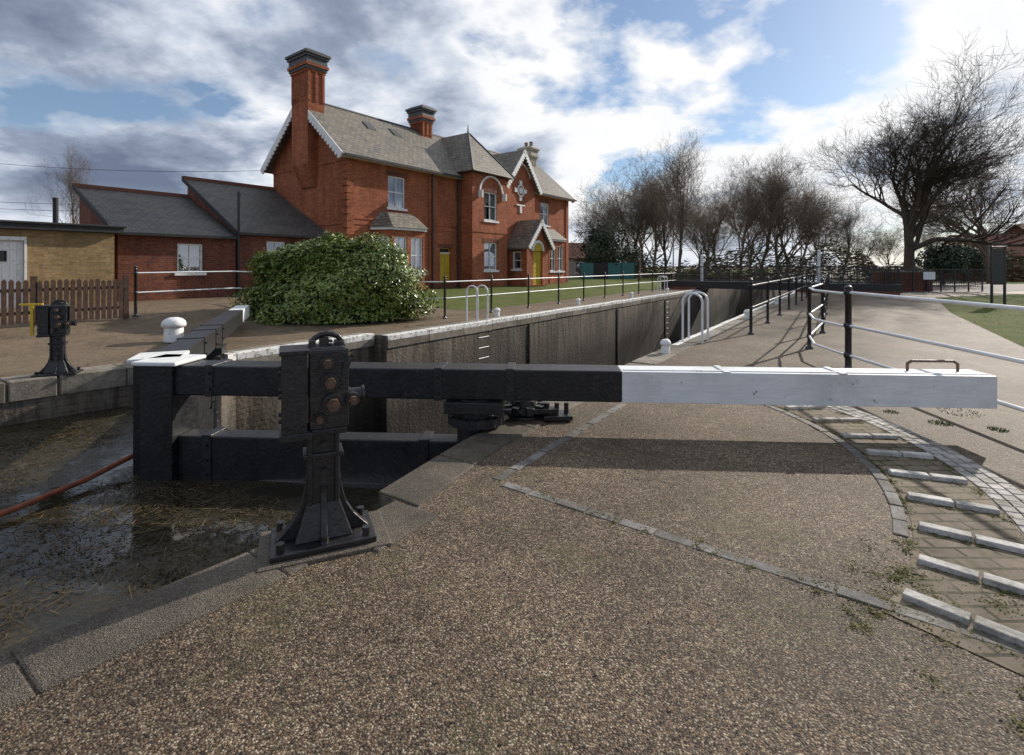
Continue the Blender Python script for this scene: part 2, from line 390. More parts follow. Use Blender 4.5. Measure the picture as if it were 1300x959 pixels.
# floating reeds and weed
rb=MB(); cnt=0
def inwater(s_,m_): return -11<s_<-1.0 and -.12<m_<6.3 and s_< -.95-1.65*(1-abs(m_-2.99)/2.95)-.15
while cnt<18000:
    s_=-2.2-abs(random.gauss(0,3.0)); m_=random.uniform(-.12,6.3)
    if not inwater(s_,m_): continue
    p=LK(s_,m_); nz=noise.noise(V((p.x*.8,p.y*.8,3)))+.5*noise.noise(V((p.x*3,p.y*3,8)))
    if nz<-.06+random.uniform(-.2,.12): continue
    reed=random.random()<.5
    a=noise.noise(V((p.x*1.3,p.y*1.3,20)))*4+random.gauss(0,1.0); l=(random.uniform(.03,.17)*(1 if random.random()<.93 else 1.9)) if reed else random.uniform(.008,.03)
    wd=random.uniform(.0015,.004) if reed else random.uniform(.004,.010)
    d=V((math.cos(a),math.sin(a),random.gauss(0,.05)))*l/2; q=V((-math.sin(a),math.cos(a),random.gauss(0,.3)))*wd
    c=V((p.x,p.y,-.546+random.random()*.012)); rb.add([c-d-q,c+d-q*.4,c+d+q*.4,c-d+q],[(0,1,2,3)],0 if reed else 1); cnt+=1
rb.build('floating_reeds',['reed','weed'],uv=False,recalc=False)
bo=MB(); bo.tube([V((-5.2,2.9,-.5)),V((-4.6,3.7,-.5)),V((-4.28,4.4,-.49)),V((-4.15,5.0,-.48)),V((-4.0,5.5,-.40))],.028,8); bo.build('floating_boom',['rust'],uv=False)
b=MB(); b.lathe([(0,0),(.05,.005),(.055,.03),(.055,.15),(.035,.19),(.018,.21),(.018,.235),(0,.236)],14,0,Matrix.Translation((-1.33,3.75,-.5))@Matrix.Rotation(1.35,4,'Y')); b.build('plastic_bottle_litter',['whiterail'],uv=False)
# ------------------------------------------------------------------ gates
def gate(name,heel,mitre,tail,blacklen,handle):
    h=V(heel);e=(V(mitre)-h); ln=e.length
    T=frame(heel,e); E=empty(name,T)
    b=MB(); b.box(-blacklen,ln+.1,-.16,.16,.30,.60,0)
    b.build('balance_beam_black',['blackwood'],E,bevel=.015)
    b=MB(); b.frust((-tail,-blacklen,-.155,.155),.30,(-tail,-blacklen,-.155,.155),.595,0)
    if handle:
        for x in (-tail*.50,-tail*.72): b.box(x-.03,x+.03,-.162,.162,.5955,.607,0)
        b.box(-tail+.03,-blacklen-.02,.06,.10,.596,.604,0)
    b.build('balance_beam_white',['beamwhite'],E,bevel=.015)
    b=MB()
    b.box(ln-.14,ln+.2,-.2,.2,-4.5,.60,0); b.cyl((0,0,-4.5),(0,0,.30),.19,.19,16,0)
    b.box(.15,ln-.14,-.12,.12,-.56,-.12,0); b.box(.12,ln-.12,.02,.10,-4.4,-.3,0)
    for k in range(1,3): b.box(.15,ln-.14,-.12,.12,-.56-k*1.1-.3,-.56-k*1.1,0)
    for k in range(12): b.box(.16+k*(ln-.3)/12,.15+(k+1)*(ln-.3)/12-.01,-.02,.015,-4.4,-.57,0)
    b.box(ln*.5-.1,ln*.5+.1,-.10,-.02+.0,-4.4,-.57,0)
    b.build('gate_frame',['blackwood'],E,bevel=.012)
    b=MB(); b.box(ln-.2,ln+.26,-.24,.24,.604,.645,0); b.build('mitre_post_cap',['white'],E,bevel=.012)
    b=MB()
    for x in (ln-.5,ln*.45,.35,-.35):
        b.box(x-.04,x+.04,-.17,.17,.292,.612,0)
        for z in(.37,.53):
            for sy in(-1,1): b.cyl((x,sy*.168,z),(x,sy*.19,z),.018,.018,8,0)
    b.box(-.28,.28,-.23,.23,.18,.29,0)
    for k in range(16):
        a=2*math.pi*k/16; b.cyl((.25*math.cos(a),.25*math.sin(a),.05),(.25*math.cos(a),.25*math.sin(a),.13),.035,.035,8,0)
    b.cyl((0,0,.04),(0,0,.12),.27,.27,24,0)
    for x in (ln-.45,.5):
        b.box(x-.05,x+.05,-.135,.135,-.6,-.1,0)
        for z in(-.5,-.35,-.2):
            for sy in(-1,1): b.cyl((x,sy*.13,z),(x,sy*.155,z),.018,.018,8,0)
    b.build('gate_ironwork',['black'],E,bevel=.006)
    if handle:
        b=MB(); b.tube([(-tail+.18,-.06,.60),(-tail+.18,-.06,.665),(-tail+.22,-.06,.69),(-tail+.60,-.06,.69),(-tail+.64,-.06,.665),(-tail+.64,-.06,.60)],.013,8)
        b.build('grab_handle',['iron'],E,uv=False)
    return E
heel1=LK(-.85,.08); heel2=LK(-.72,5.70); mit=LK(-2.545,2.99)
e1=(V(mit)-V(heel1)).normalized(); e2=(V(mit)-V(heel2)).normalized()
gate('lock_gate',heel1[:2],(mit-e1*.20)[:2],4.8,1.42,True)
gate('lock_gate',heel2[:2],(mit-e2*.24)[:2],5.2,3.6,False)
def anchor(c,xd):
    T=frame((c[0],c[1]),xd,0.0); b=MB()
    b.box(-.1,.75,-.07,.07,.07,.12,0,T); 
    T2=T@Matrix.Rotation(math.radians(38),4,'Z'); b.box(-.1,.7,-.07,.07,.075,.125,0,T2)
    b.lathe([(0,.19),(.12,.19),(.14,.17),(.14,.03),(.19,.02),(.19,.0)],20,0,T@Matrix.Translation((.42,.12,.013)))
    for k in range(9):
        a=k*2*math.pi/9; b.box(.15,.24,-.035,.035,.05,.13,0,T@Matrix.Translation((.42,.12,.013))@Matrix.Rotation(a,4,'Z'))
    b.box(.6,.9,-.12,.12,.013,.06,0,T)
    for x in(.65,.75,.85): b.cyl((x,0,.06),(x,0,.17),.026,.026,8,0,T)
    for x in(.1,.25,.62): b.cyl((x,0,.125),(x,0,.18),.028,.028,6,0,T2)
    b.build('gate_anchor',['black'],None,bevel=.005,uv=False)
anchor((-.28,5.32),(.97,.05)); anchor(tuple(LK(-.7,6.1))[:2],(-.5,.86))
# ------------------------------------------------------------------ paddle gear
def paddle(c,ang,z=0,s=1.0):
    T=Matrix.Translation((c[0],c[1],z))@Matrix.Rotation(ang,4,'Z')@Matrix.Scale(s,4)
    E=empty('paddle_gear_stand',T); b=MB()
    b.box(-.27,.27,-.17,.17,0.0,.032)
    def web(prof,th,axis):
        pts=[(r,z_) for r,z_ in prof]+[(-r,z_) for r,z_ in prof[::-1]]
        if axis=='x': b.ext([(p[0],-th/2,p[1]) for p in pts],(0,th,0))
        else: b.ext([(-th/2,p[0],p[1]) for p in pts],(th,0,0))
    prof=[(.25,.032),(.22,.06),(.165,.12),(.125,.19),(.10,.28),(.09,.36),(.085,.62)]
    web(prof,.05,'x'); web([(r*.62,z_) for r,z_ in prof],.035,'y')
    b.frust((-.085,.085,-.055,.055),.22,(-.08,.08,-.055,.055),.62)
    b.frust((-.15,.15,-.10,.10),.032,(-.085,.085,-.055,.055),.222)
    b.box(-.105,.105,-.075,.075,.47,.50); b.box(-.12,.12,-.085,.085,.60,.635)
    for sx in(-1,1):
        b.box(sx*.07-.012,sx*.07+.012,-.075,-.05,.22,.6)
        for sy in(-1,1): b.cyl((sx*.22,sy*.125,.03),(sx*.22,sy*.125,.075),.024,.024,6)
    b.cyl((0,-.13,.03),(0,-.13,.07),.022,.022,6)
    for zz in(.3,.4,.55): b.cyl((0,-.05,zz),(0,-.085,zz),.018,.018,6)
    b.build('pedestal',['black'],E,bevel=.006,uv=False)
    b=MB()
    b.box(-.215,-.085,-.11,.11,.63,1.07)
    b.box(-.225,-.06,-.12,.12,.595,.635); b.box(-.225,-.07,-.12,.12,1.055,1.08)
    b.box(-.075,.13,-.085,-.055,.635,1.07); b.box(-.075,.13,.055,.085,.635,1.07)
    b.box(-.075,-.04,-.055,.055,.635,1.05); b.box(.1,.13,-.055,.055,.635,.75)
    b.box(-.02,.03,-.03,.03,.05,1.13)
    for k in range(22): b.box(.03,.05,-.03,.03,.64+k*.022,.652+k*.022)
    b.frust((-.10,.14,-.09,.09),1.055,(-.06,.10,-.07,.07),1.085)
    pts=[]
    for k in range(9):
        a=math.pi*k/8; pts.append((.02+.085*math.cos(a),0,1.085+.065*math.sin(a)))
    b.tube(pts,.017,8); 
    b.box(-.075,-.04,-.045,.045,1.06,1.12); b.box(.06,.10,-.045,.045,1.06,1.11)
    HB=((.015,1.0,.040),(.03,.895,.050),(.045,.775,.058),(.15,.79,.038),(-.025,.70,.03))
    for x,z_,r in HB:
        b.cyl((x,-.12,z_),(x,.12,z_),r*.55,r*.55,12); b.cyl((x,-.115,z_),(x,-.085,z_),r,r,16)
    b.cyl((.13,0,.79),(.21,0,.79),.04,.04,14); b.cyl((.21,0,.79),(.225,0,.79),.05,.05,14)
    g=[]
    for k in range(36):
        a=2*math.pi*k/36; r=.10 if k%2 else .085; g.append((.03+r*math.cos(a),-.052,.895+r*math.sin(a)))
    b.ext(g,(0,.03,0))
    b.ext([(.10,-.1,1.0),(.15,-.1,1.02),(.12,-.1,.93),(.09,-.1,.92)],(0,.02,0))
    for zz in(.70,.83,.96):
        for yy in(-.07,.07): b.cyl((-.215,yy,zz),(-.23,yy,zz),.014,.014,6)
    for zz in(.66,1.03):
        for xx in(-.195,-.105): b.cyl((xx,-.108,zz),(xx,-.123,zz),.012,.012,6)
    b.build('gear_head',['black'],E,bevel=.005,uv=False)
    b=MB(); 
    for x,z_,r in HB:
        b.cyl((x,-.15,z_),(x,-.116,z_),r*.62,r*.62,6); b.cyl((x,-.17,z_),(x,-.15,z_),r*.35,r*.3,10)
    b.build('shaft_nuts',['iron'],E,bevel=.003,uv=False)
    return E
paddle((-1.10,2.98),math.radians(24),0.022,1.03)
E2=paddle((-6.58,7.42),math.radians(24),0.034,.93)
b=MB(); b.box(-.46,-.18,-.015,.015,1.085,1.11); b.box(-.33,-.295,-.015,.015,.62,1.085); b.build('safety_catch',['ypaint'],E2,uv=False)
b=MB(); T=Matrix.Translation((-1.10,2.98,0))@Matrix.Rotation(math.radians(24),4,'Z'); b.box(-.34,.36,-.22,.22,-.28,.022,0,T); b.build('gear_plinth_stone',['coping_conc'],bevel=.012)
# ------------------------------------------------------------------ pavers and turning arc
def arc(b,c,r0,r1,a0,a1,size,gap,z0,z1,mat=0):
    rr=(r0+r1)/2; n=int(math.radians(abs(a1-a0))*rr/size)
    for k in range(n):
        x0=math.radians(a0+(a1-a0)*k/n); x1=math.radians(a0+(a1-a0)*(k+1)/n)-gap/rr*(1 if a1>a0 else -1)
        zz=z1+random.uniform(-.003,.002)
        pts=[(c[0]+r*math.cos(a),c[1]+r*math.sin(a),zz) for r,a in((r0,x0),(r1,x0),(r1,x1),(r0,x1))]
        b.ext(pts,(0,0,z0-z1),mat)
C=(-.36,5.12)
b=MB(); arc(b,C,3.345,3.42,-38,24,.22,.012,-.03,.008); b.build('inner_paver_kerb',['paver'],bevel=.004)
b=MB()
for k in range(3): arc(b,C,3.99+.085*k,4.065+.085*k,-54+k,24,.10,.010,-.03,.008)
b.build('outer_paver_arc',['wpaver'],bevel=.004)
b=MB(); n=60; ps=[]
for k in range(n+1):
    a=math.radians(-53+77*k/n); ps+= [(C[0]+3.44*math.cos(a),C[1]+3.44*math.sin(a),.004),(C[0]+3.975*math.cos(a),C[1]+3.975*math.sin(a),.004)]
b.add(ps,[(2*k,2*k+1,2*k+3,2*k+2) for k in range(n)]); b.build('tread_paving',['treadbase'])
b=MB()
for k in range(10):
    a=math.radians(17.1-7.42*k+random.uniform(-.3,.3)); T=Matrix.Translation((C[0],C[1],0))@Matrix.Rotation(a,4,'Z')
    for r0,r1 in((3.47,3.72),(3.728,3.95)):
        dz=random.uniform(-.003,.003); b.frust((r0,r1,-.040,.036),-.02,(r0+.004,r1-.004,-.037,.033),.032+dz,0,T)
b.build('beam_foothold_treads',['tread'],bevel=.005)
def pline(b,p,q,w,size,mat=0):
    p=V(p);q=V(q);T=frame(p,q-p); l=(q-p).length; n=int(l/size)
    for k in range(n): b.box(l*k/n+.006,l*(k+1)/n-.006,-w/2,w/2,-.03,.006+random.uniform(-.003,.002),mat,T)
b=MB(); pline(b,(-.12,3.83),(1.30,5.95),.08,.22); pline(b,(-.06,3.76),(2.15,2.12),.08,.22); b.build('paver_line',['paver'],bevel=.004)
mb=MB()
def mosspatch(c,r,n):
    for k in range(n):
        a=random.random()*6.28; q=abs(random.gauss(0,r)); x=c[0]+q*math.cos(a);y=c[1]+q*math.sin(a)
        l=random.uniform(.002,.0045); t=random.random()*6.28; z=.003+random.random()*.005
        u=V((math.cos(t),math.sin(t),random.uniform(-.4,.4)))*l; w_=V((-math.sin(t),math.cos(t),random.uniform(-.4,.4)))*l
        p=V((x,y,z)); mb.add([p-u-w_,p+u-w_,p+u+w_,p-u+w_],[(0,1,2,3)])
for k in range(110):
    a=math.radians(random.uniform(-58,22)); r=random.choice([3.43,3.98,3.43,3.96])+random.uniform(-.015,.015); mosspatch((C[0]+r*math.cos(a),C[1]+r*math.sin(a)),.03,50)
for k in range(9):
    for j in range(7):
        a=math.radians(17.1-7.42*k-.95); r=random.uniform(3.47,3.95); mosspatch((C[0]+r*math.cos(a),C[1]+r*math.sin(a)),.02,35)
for k in range(22): f=random.random(); mosspatch((-.06+2.2*f+random.gauss(0,.03),3.76-1.64*f+random.gauss(0,.03)),.03,40)
for k in range(26): mosspatch((random.gauss(2.0,.35),random.gauss(2.35,.3)),.06,60)
mb.build('moss_patches',['moss'],uv=False,recalc=False)
# ------------------------------------------------------------------ lawns, road
b=MB()
co=[2.5,3.5,4.5,5.5,6.5,7.5,8.5,15]; ss=[9.5,12,15,18,21,24,27,30,34,50]
vs=[LK(s_+ (0 if i else -(c-2.5)*.25),LE+c,zoff(c)+.006) for i,s_ in enumerate(ss) for c in co]
nn=len(co); b.add(vs,[(i*nn+j,i*nn+j+1,(i+1)*nn+j+1,(i+1)*nn+j) for i in range(len(ss)-1) for j in range(nn-1)])
b.add([(9.9,9.8,.005),(15,17.5,.005),(21.5,26,.005),(31,30,.005),(90,34,.005),(90,-5,.005),(10.8,2,.005)],[tuple(range(7))])
b.add([LK(34,-14,.005),LK(34,-160,.005),LK(160,-160,.005),LK(160,-14,.005)],[(0,1,2,3)])
b.add([LK(52,9,.43),LK(52,200,.43),LK(200,200,.43),LK(200,9,.43)],[(0,1,2,3)])
b.build('lawn',['lawn'],uv=False)
b=MB(); b.add([(20,27.5,.011),(33,33,.011),(80,38,.011),(80,48,.011),(30,44,.011),(20,34,.011)],[tuple(range(6))]); b.build('road',['tarmac'],uv=False)
tb=MB()
def tuft(c,r,n,h):
    for k in range(n):
        a=random.random()*6.28; q=r*math.sqrt(random.random()); x=c[0]+q*math.cos(a);y=c[1]+q*math.sin(a); z=zg(x,y)
        t=random.random()*6.28; w=.004; l=h*random.uniform(.4,1); dx=random.gauss(0,.5)*l;dy=random.gauss(0,.5)*l
        tb.add([(x-w*math.cos(t),y-w*math.sin(t),z),(x+w*math.cos(t),y+w*math.sin(t),z),(x+dx,y+dy,z+l)],[(0,1,2)])
for c,r,n,h in (((4.35,5.2),.10,160,.03),((4.75,5.0),.08,120,.03),((4.15,5.6),.07,90,.03),((4.9,5.6),.2,120,.025),((5.0,7.8),.3,200,.07),((-1.35,3.45),.06,60,.03)): tuft(c,r,n,h)
for k in range(24):
    a=math.radians(random.uniform(-54,20)); r=random.choice([3.43,3.98])+random.uniform(-.02,.02); tuft((C[0]+r*math.cos(a),C[1]+r*math.sin(a)),.025,12,.012)
for k in range(1200):
    x=random.uniform(10,24); y=random.uniform(8,26)
    if y<(x-9.9)*1.45+9.4: tuft((x,y),.25,4,.08)
for k in range(1800):
    s_=random.uniform(8.5,30); c_=random.uniform(2.4,8.2); p=LK(s_,LE+c_); tuft((p.x,p.y),.2,3,.07)
tb.build('grass_tufts',['tuft'],uv=False,recalc=False)
lt=MB()
for k in range(3400):
    if k<1500: x=random.uniform(-3,5); y=random.uniform(1.2,9); 
    else: x=random.uniform(-10,0); y=random.uniform(8,15)
    s_,m_=SM(x,y)
    if -.6<m_<6.6: continue
    if k<1500 and m_>0: continue
    z=zg(x,y)+.008; a=random.random()*6.28; l=random.uniform(.005,.014)*(1 if k<1500 else 1.8); u=V((math.cos(a),math.sin(a),random.uniform(-.3,.3)))*l; q=V((-math.sin(a),math.cos(a),random.uniform(-.3,.3)))*l*.5
    c=V((x,y,z)); lt.add([c-u,c+q,c+u,c-q],[(0,1,2,3)])
lt.build('fallen_leaves',['deadleaf'],uv=False,recalc=False)
# ------------------------------------------------------------------ railings
def railing(name,pts,posts,rails,top=1.22,pr=.035,rr=.022,railmat='whiterail',n=8):
    E=empty(name); b=MB()
    for p in posts:
        z=zg(p[0],p[1]); T=Matrix.Translation((p[0],p[1],z))
        b.lathe([(.07,0),(.07,.03),(pr*1.1,.05),(pr,.12),(pr,top-.02),(pr*1.35,top-.015),(pr*1.35,top),(pr*.8,top+.01),(pr*1.25,top+.035),(pr*1.25,top+.06),(pr*.7,top+.085),(0,top+.09)],10,0,T)
        for h in rails: b.ball((0,0,h),pr*1.45,10,6,0,T)
    b.build('posts',['black'],E,uv=False)
    b=MB()
    for h in rails:
        P=[V((p[0],p[1],zg(p[0],p[1])+h)) for p in pts]; b.tube(P,rr,n)
    b.build('rails',[railmat],E,uv=False)
    return E
lp=[(-9.56,13.0),(-8.3,15.2),(-5.2,17.1),(-2.9,15.6)]
run=[tuple(LK(s_,LE+1.45)[:2]) for s_ in (6.9,9.3,11.7,14.1,16.5,18.9,21.3,23.7,26.1,28.5,31)]
railing('lockside_railing',lp+run,[lp[0],lp[2]]+run,(1.12,.62),rr=.018)
run=[(5.6+ .67*k*2.3,12+k*2.3) for k in range(9)]
railing('lockside_railing',run,run,(1.14,.62),rr=.024,railmat='black')
railing('towpath_fence',[(4.4,.6),(4.62,2.6),(4.8,4.8),(4.98,6.6),(5.09,7.7)],[(5.09,7.75),(4.62,2.3)],(1.2,.7,.25),pr=.045,rr=.022)
run=[(5.09,7.9),(5.25,8.9),(5.75,9.9),(7.4,12.2),(8.9,14.6),(10.4,17.0),(11.9,19.4),(13.4,21.8),(14.9,24.2)]
railing('towpath_fence',run,[run[i] for i in(2,3,4,5,6,7,8)],(1.18,.68,.25),rr=.020)
def hoops(s_,m0,sg,z=0):
    b=MB()
    for ds in(0,.48):
        pts=[]
        for k in range(13):
            a=math.pi*k/12; pts.append(LK(s_+ds,m0+sg*(.22-.20*math.cos(a)),.85+.18*math.sin(a)))
        pts=[LK(s_+ds,m0+sg*.02,-.6)]+pts+[LK(s_+ds,m0+sg*.42,0)]
        b.tube(pts,.024,8)
    for k in range(9): b.cyl(LK(s_,m0-sg*.02,-.15-k*.3),LK(s_+.48,m0-sg*.02,-.15-k*.3),.015,.015,6)
    b.build('lock_ladder',['whiterail'],uv=False)
hoops(6.1,-.02,-1); hoops(6.7,LE+.02,1); hoops(24,LE+.02,1)
def bollard(x,y,r,h):
    z=zg(x,y); b=MB(); T=Matrix.Translation((x,y,z)); b.lathe([(r*.85,0),(r*.8,h*.55),(r*.72,h*.6)],18,0,T)
    b.lathe([(r*.72,h*.58),(r,h*.62),(r*1.04,h*.72),(r*.95,h*.84),(r*.7,h*.95),(r*.35,h),(0,h*1.01)],20,0,T)
    b.build('mooring_bollard',['white','white'],uv=False)
bollard(-7.1,10.75,.22,.5); p=LK(4.4,-.2); bollard(p.x,p.y,.095,.27)
for s_ in(12,19): p=LK(s_,-.35); bollard(p.x,p.y,.1,.28)
for s_ in(8.3,14,20,26): p=LK(s_,LE+.5); bollard(p.x,p.y,.1,.28)
# ------------------------------------------------------------------ house
HX=V((.602,.799)).normalized()
HT=frame((-7.27,22.5),HX,.42)
class Wall:
    def __init__(s,O,ux,n): s.O=V(O);s.u=V(ux);s.n=V(n)
    def P(s,a,z,d=0): return s.O+s.u*a+V((0,0,z))+s.n*d
    def panel(s,b,W,H,ops,mat=0,depth=.16,z0=0,a0=0):
        xs=sorted({a0,a0+W}|{v for o in ops for v in o[:2]}); zs=sorted({z0,z0+H}|{v for o in ops for v in o[2:4]})
        for i in range(len(xs)-1):
            for j in range(len(zs)-1):
                cx=(xs[i]+xs[i+1])/2; cz=(zs[j]+zs[j+1])/2
                if any(o[0]<cx<o[1] and o[2]<cz<o[3] for o in ops): continue
                b.add([s.P(xs[i],zs[j]),s.P(xs[i+1],zs[j]),s.P(xs[i+1],zs[j+1]),s.P(xs[i],zs[j+1])],[(0,1,2,3)],mat)
        for a,c,z,t in [o[:4] for o in ops]:
            q=[(a,z),(c,z),(c,t),(a,t)]
            for k in range(4):
                p,r=q[k],q[(k+1)%4]; b.add([s.P(p[0],p[1]),s.P(r[0],r[1]),s.P(r[0],r[1],-depth),s.P(p[0],p[1],-depth)],[(0,1,2,3)],mat)
    def bx(s,b,a0,a1,z0,z1,d0,d1,mat=0):
        b.add([s.P(a0,z0,d0),s.P(a1,z0,d0),s.P(a1,z0,d1),s.P(a0,z0,d1),s.P(a0,z1,d0),s.P(a1,z1,d0),s.P(a1,z1,d1),s.P(a0,z1,d1)],
              [(3,2,1,0),(4,5,6,7),(0,1,5,4),(1,2,6,5),(2,3,7,6),(3,0,4,7)],mat)
    def window(s,b,a0,a1,z0,z1,sill=True,lintel=True,bars=1,cur=True):
        f=.065
        for (x0,x1,y0,y1) in ((a0,a0+f,z0,z1),(a1-f,a1,z0,z1),(a0+f,a1-f,z0,z0+f),(a0+f,a1-f,z1-f,z1)): s.bx(b,x0,x1,y0,y1,-.14,-.06,0)
        mz=(z0+z1)/2; s.bx(b,a0+f,a1-f,mz-.025,mz+.025,-.13,-.07,0)
        for k in range(1,bars+1):
            x=a0+(a1-a0)*k/(bars+1); s.bx(b,x-.015,x+.015,z0+f,z1-f,-.128,-.072,0)
        b.add([s.P(a0,z0,-.11),s.P(a1,z0,-.11),s.P(a1,z1,-.11),s.P(a0,z1,-.11)],[(0,1,2,3)],1)
        b.add([s.P(a0-.1,z0-.1,-.5),s.P(a1+.1,z0-.1,-.5),s.P(a1+.1,z1+.1,-.5),s.P(a0-.1,z1+.1,-.5)],[(0,1,2,3)],3)
        if cur:
            w=a1-a0; n=14
            for (c0,c1,zz) in ((a0+.02,a0+w*.36,z0),(a1-w*.36,a1-.02,z0),(a0+w*.36,a1-w*.36,z1-(z1-z0)*.38)):
                for k in range(n):
                    x=c0+(c1-c0)*k/n; x2=c0+(c1-c0)*(k+1)/n; d=-.2-.02*(k%2); d2=-.2-.02*((k+1)%2)
                    b.add([s.P(x,zz,d),s.P(x2,zz,d2),s.P(x2,z1,d2),s.P(x,z1,d)],[(0,1,2,3)],2)
        if sill: s.bx(b,a0-.1,a1+.1,z0-.11,z0-.002,-.05,.07,0)
        if lintel: s.bx(b,a0-.12,a1+.12,z1+.002,z1+.24,-.02,.018,4)
jm=['white','glass','curtain','interior','brick_dk']
H=empty('brick_house',HT)
wl=MB(); jn=MB()
LEN=18.9;DEP=6.2;EV=6.3;RG=9.0
front=Wall((0,0,0),(1,0,0),(0,-1,0))
ops=[(2.3,3.35,3.98,5.5),(5.75,6.6,.05,2.15),(15.25,16.35,3.98,5.5)]
front.panel(wl,LEN,EV,ops)
front.window(jn,2.3,3.35,3.98,5.5); front.window(jn,15.25,16.35,3.98,5.5)
front.bx(jn,5.75,6.6,.05,2.15,-.15,-.12,5); front.bx(jn,5.75,6.6,1.85,1.9,-.12,-.09,0); front.bx(jn,5.83,6.52,1.93,2.1,-.12,-.112,3)
for (x0,x1,z0,z1) in((5.84,6.13,.2,.9),(6.22,6.51,.2,.9),(5.84,6.13,1.0,1.75),(6.22,6.51,1.0,1.75)): front.bx(jn,x0,x1,z0,z1,-.12,-.10,5)
front.bx(jn,5.6,6.75,2.16,2.34,-.02,.02,4)
def gable(b,x,n):
    b.add([(x,0,0),(x,DEP,0),(x,DEP,EV),(x,DEP/2,RG),(x,0,EV)],[(0,1,2,3,4)])
gable(wl,0,-1); gable(wl,LEN,1); wl.add([(0,DEP,0),(LEN,DEP,0),(LEN,DEP,EV),(0,DEP,EV)],[(0,1,2,3)])
tr=MB()
for z0,z1,d in((0,.35,.05),(3.05,3.2,.03),(3.3,3.38,.03),(5.85,5.95,.04),(6.08,6.2,.08)):
    tr.box(.02,LEN-.02,-d,-.001,z0,z1,1 if z0>.1 else 0)
tr.box(-.04,-.001,-.05,DEP+.02,3.05,3.2,1); tr.box(-.05,-.001,-.05,DEP,0,.35,0); tr.box(-.04,-.001,-.04,DEP,5.85,5.97,1)
for k in range(62):
    x=.1+k*.3; tr.box(x,x+.12,-.075,-.002,5.96,6.075,0)
for x in(0,4.9,14.1,LEN-.35):
    tr.box(x+.003,x+.35,-.055,-.002,.36,6.05,1)
for k in range(18):
    z=.4+k*.31; tr.box(-.03,.30 if k%2 else .2,-.07,-.001,z,z+.22,1); tr.box(-.055,-.001,-.06,.30 if k%2==0 else .2,z,z+.22,1)
tr.build('brick_trim',['brick_dk','brick'],H)
wx0,wx1,wy=7.25,10.35,-.95
wf=Wall((wx0,wy,0),(1,0,0),(0,-1,0)); wops=[(1.0,2.15,.95,2.5),(1.0,2.15,3.75,5.35)]
wf.panel(wl,wx1-wx0,EV,wops); 
for o in wops: wf.window(jn,*o)
wl.add([(wx0,wy,0),(wx0,0,0),(wx0,0,EV),(wx0,wy,EV)],[(0,1,2,3)]); wl.add([(wx1,wy,0),(wx1,0,0),(wx1,0,EV),(wx1,wy,EV)],[(0,1,2,3)])
wl.box(wx0-.03,wx1+.03,wy-.03,-.0,3.05,3.18,0); wl.box(wx0-.04,wx1+.04,wy-.04,-.0,6.0,6.15,0)
cx0,cx1,cy=10.75,13.95,-.45
cf=Wall((cx0,cy,0),(1,0,0),(0,-1,0)); cf.panel(wl,cx1-cx0,EV,[])
cm=(cx0+cx1)/2; cap=8.35
wl.add([(cx0,cy,EV),(cx1,cy,EV),(cm,cy,cap)],[(0,1,2)])
for x in(cx0,cx1): wl.add([(x,cy,0),(x,0,0),(x,0,EV),(x,cy,EV)],[(0,1,2,3)])
def bay(x0,x1,pj=.85):
    a=.5; pts=[(x0,0),(x0+a,-pj),(x1-a,-pj),(x1,0)]
    for p,q in zip(pts[:-1],pts[1:]):
        d=V((q[0]-p[0],q[1]-p[1],0)); l=d.length; u=d.normalized(); n=V((u.y,-u.x,0))
        W=Wall((p[0],p[1],0),u,n)
        op=(.14,l-.14,.85,2.55) if l<1.3 else None
        o=[op] if op else [(.12,l/2-.12,.85,2.55),(l/2+.12,l-.12,.85,2.55)]
        W.panel(wl,l,2.85,o)
        for k in o: W.window(jn,*k,lintel=False,bars=0 if l<1.3 else 1)
        W.bx(jn,-.03,l+.03,2.86,2.98,-.05,.10,0); W.bx(wl,0,l,.0,.3,.001,.05,0)
    ex=.18; e=[(x0-ex,0,2.98),(x0+a-ex*.6,-pj-ex,2.98),(x1-a+ex*.6,-pj-ex,2.98),(x1+ex,0,2.98)]
    t=[(x0+.5,0,3.75),(x0+.8,-.12,3.75),(x1-.8,-.12,3.75),(x1-.5,0,3.75)]
    rf.add(e+t,[(0,1,5,4),(1,2,6,5),(2,3,7,6),(4,5,6,7),(0,3,2,1)])
rf=MB()
bay(1.35,4.35); bay(14.55,17.5)
px0,px1,py=10.95,13.25,-1.95; pm=(px0+px1)/2
pf=Wall((px0,py,0),(1,0,0),(0,-1,0)); pd0,pd1=.65,1.65
pf.panel(wl,px1-px0,2.55,[(pd0,pd1,.05,2.1)]); wl.add([(px0,py,2.55),(px1,py,2.55),(pm,py,3.9)],[(0,1,2)])
ls=Wall((px0,cy,0),(0,-1,0),(-1,0,0)); l=cy-py; ls.panel(wl,l,2.55,[(.45,1.05,1.0,2.05)]); ls.window(jn,.45,1.05,1.0,2.05,bars=0)
wl.add([(px1,py,0),(px1,cy,0),(px1,cy,2.55),(px1,py,2.55)],[(0,1,2,3)])
pf.bx(jn,pd0,pd1,.05,2.1,-.15,-.12,5)
for (x0,x1,z0,z1) in((pd0+.1,pd0+.44,.2,.95),(pd0+.56,pd1-.1,.2,.95),(pd0+.1,pd0+.44,1.05,1.9),(pd0+.56,pd1-.1,1.05,1.9)): pf.bx(jn,x0,x1,z0,z1,-.12,-.10,5)
ar=[];
for k in range(13):
    a=math.pi*k/12; ar.append((pm+.5*math.cos(a),py-.012,2.1+.5*math.sin(a)))
jn.ext(ar,(0,.03,0),5)
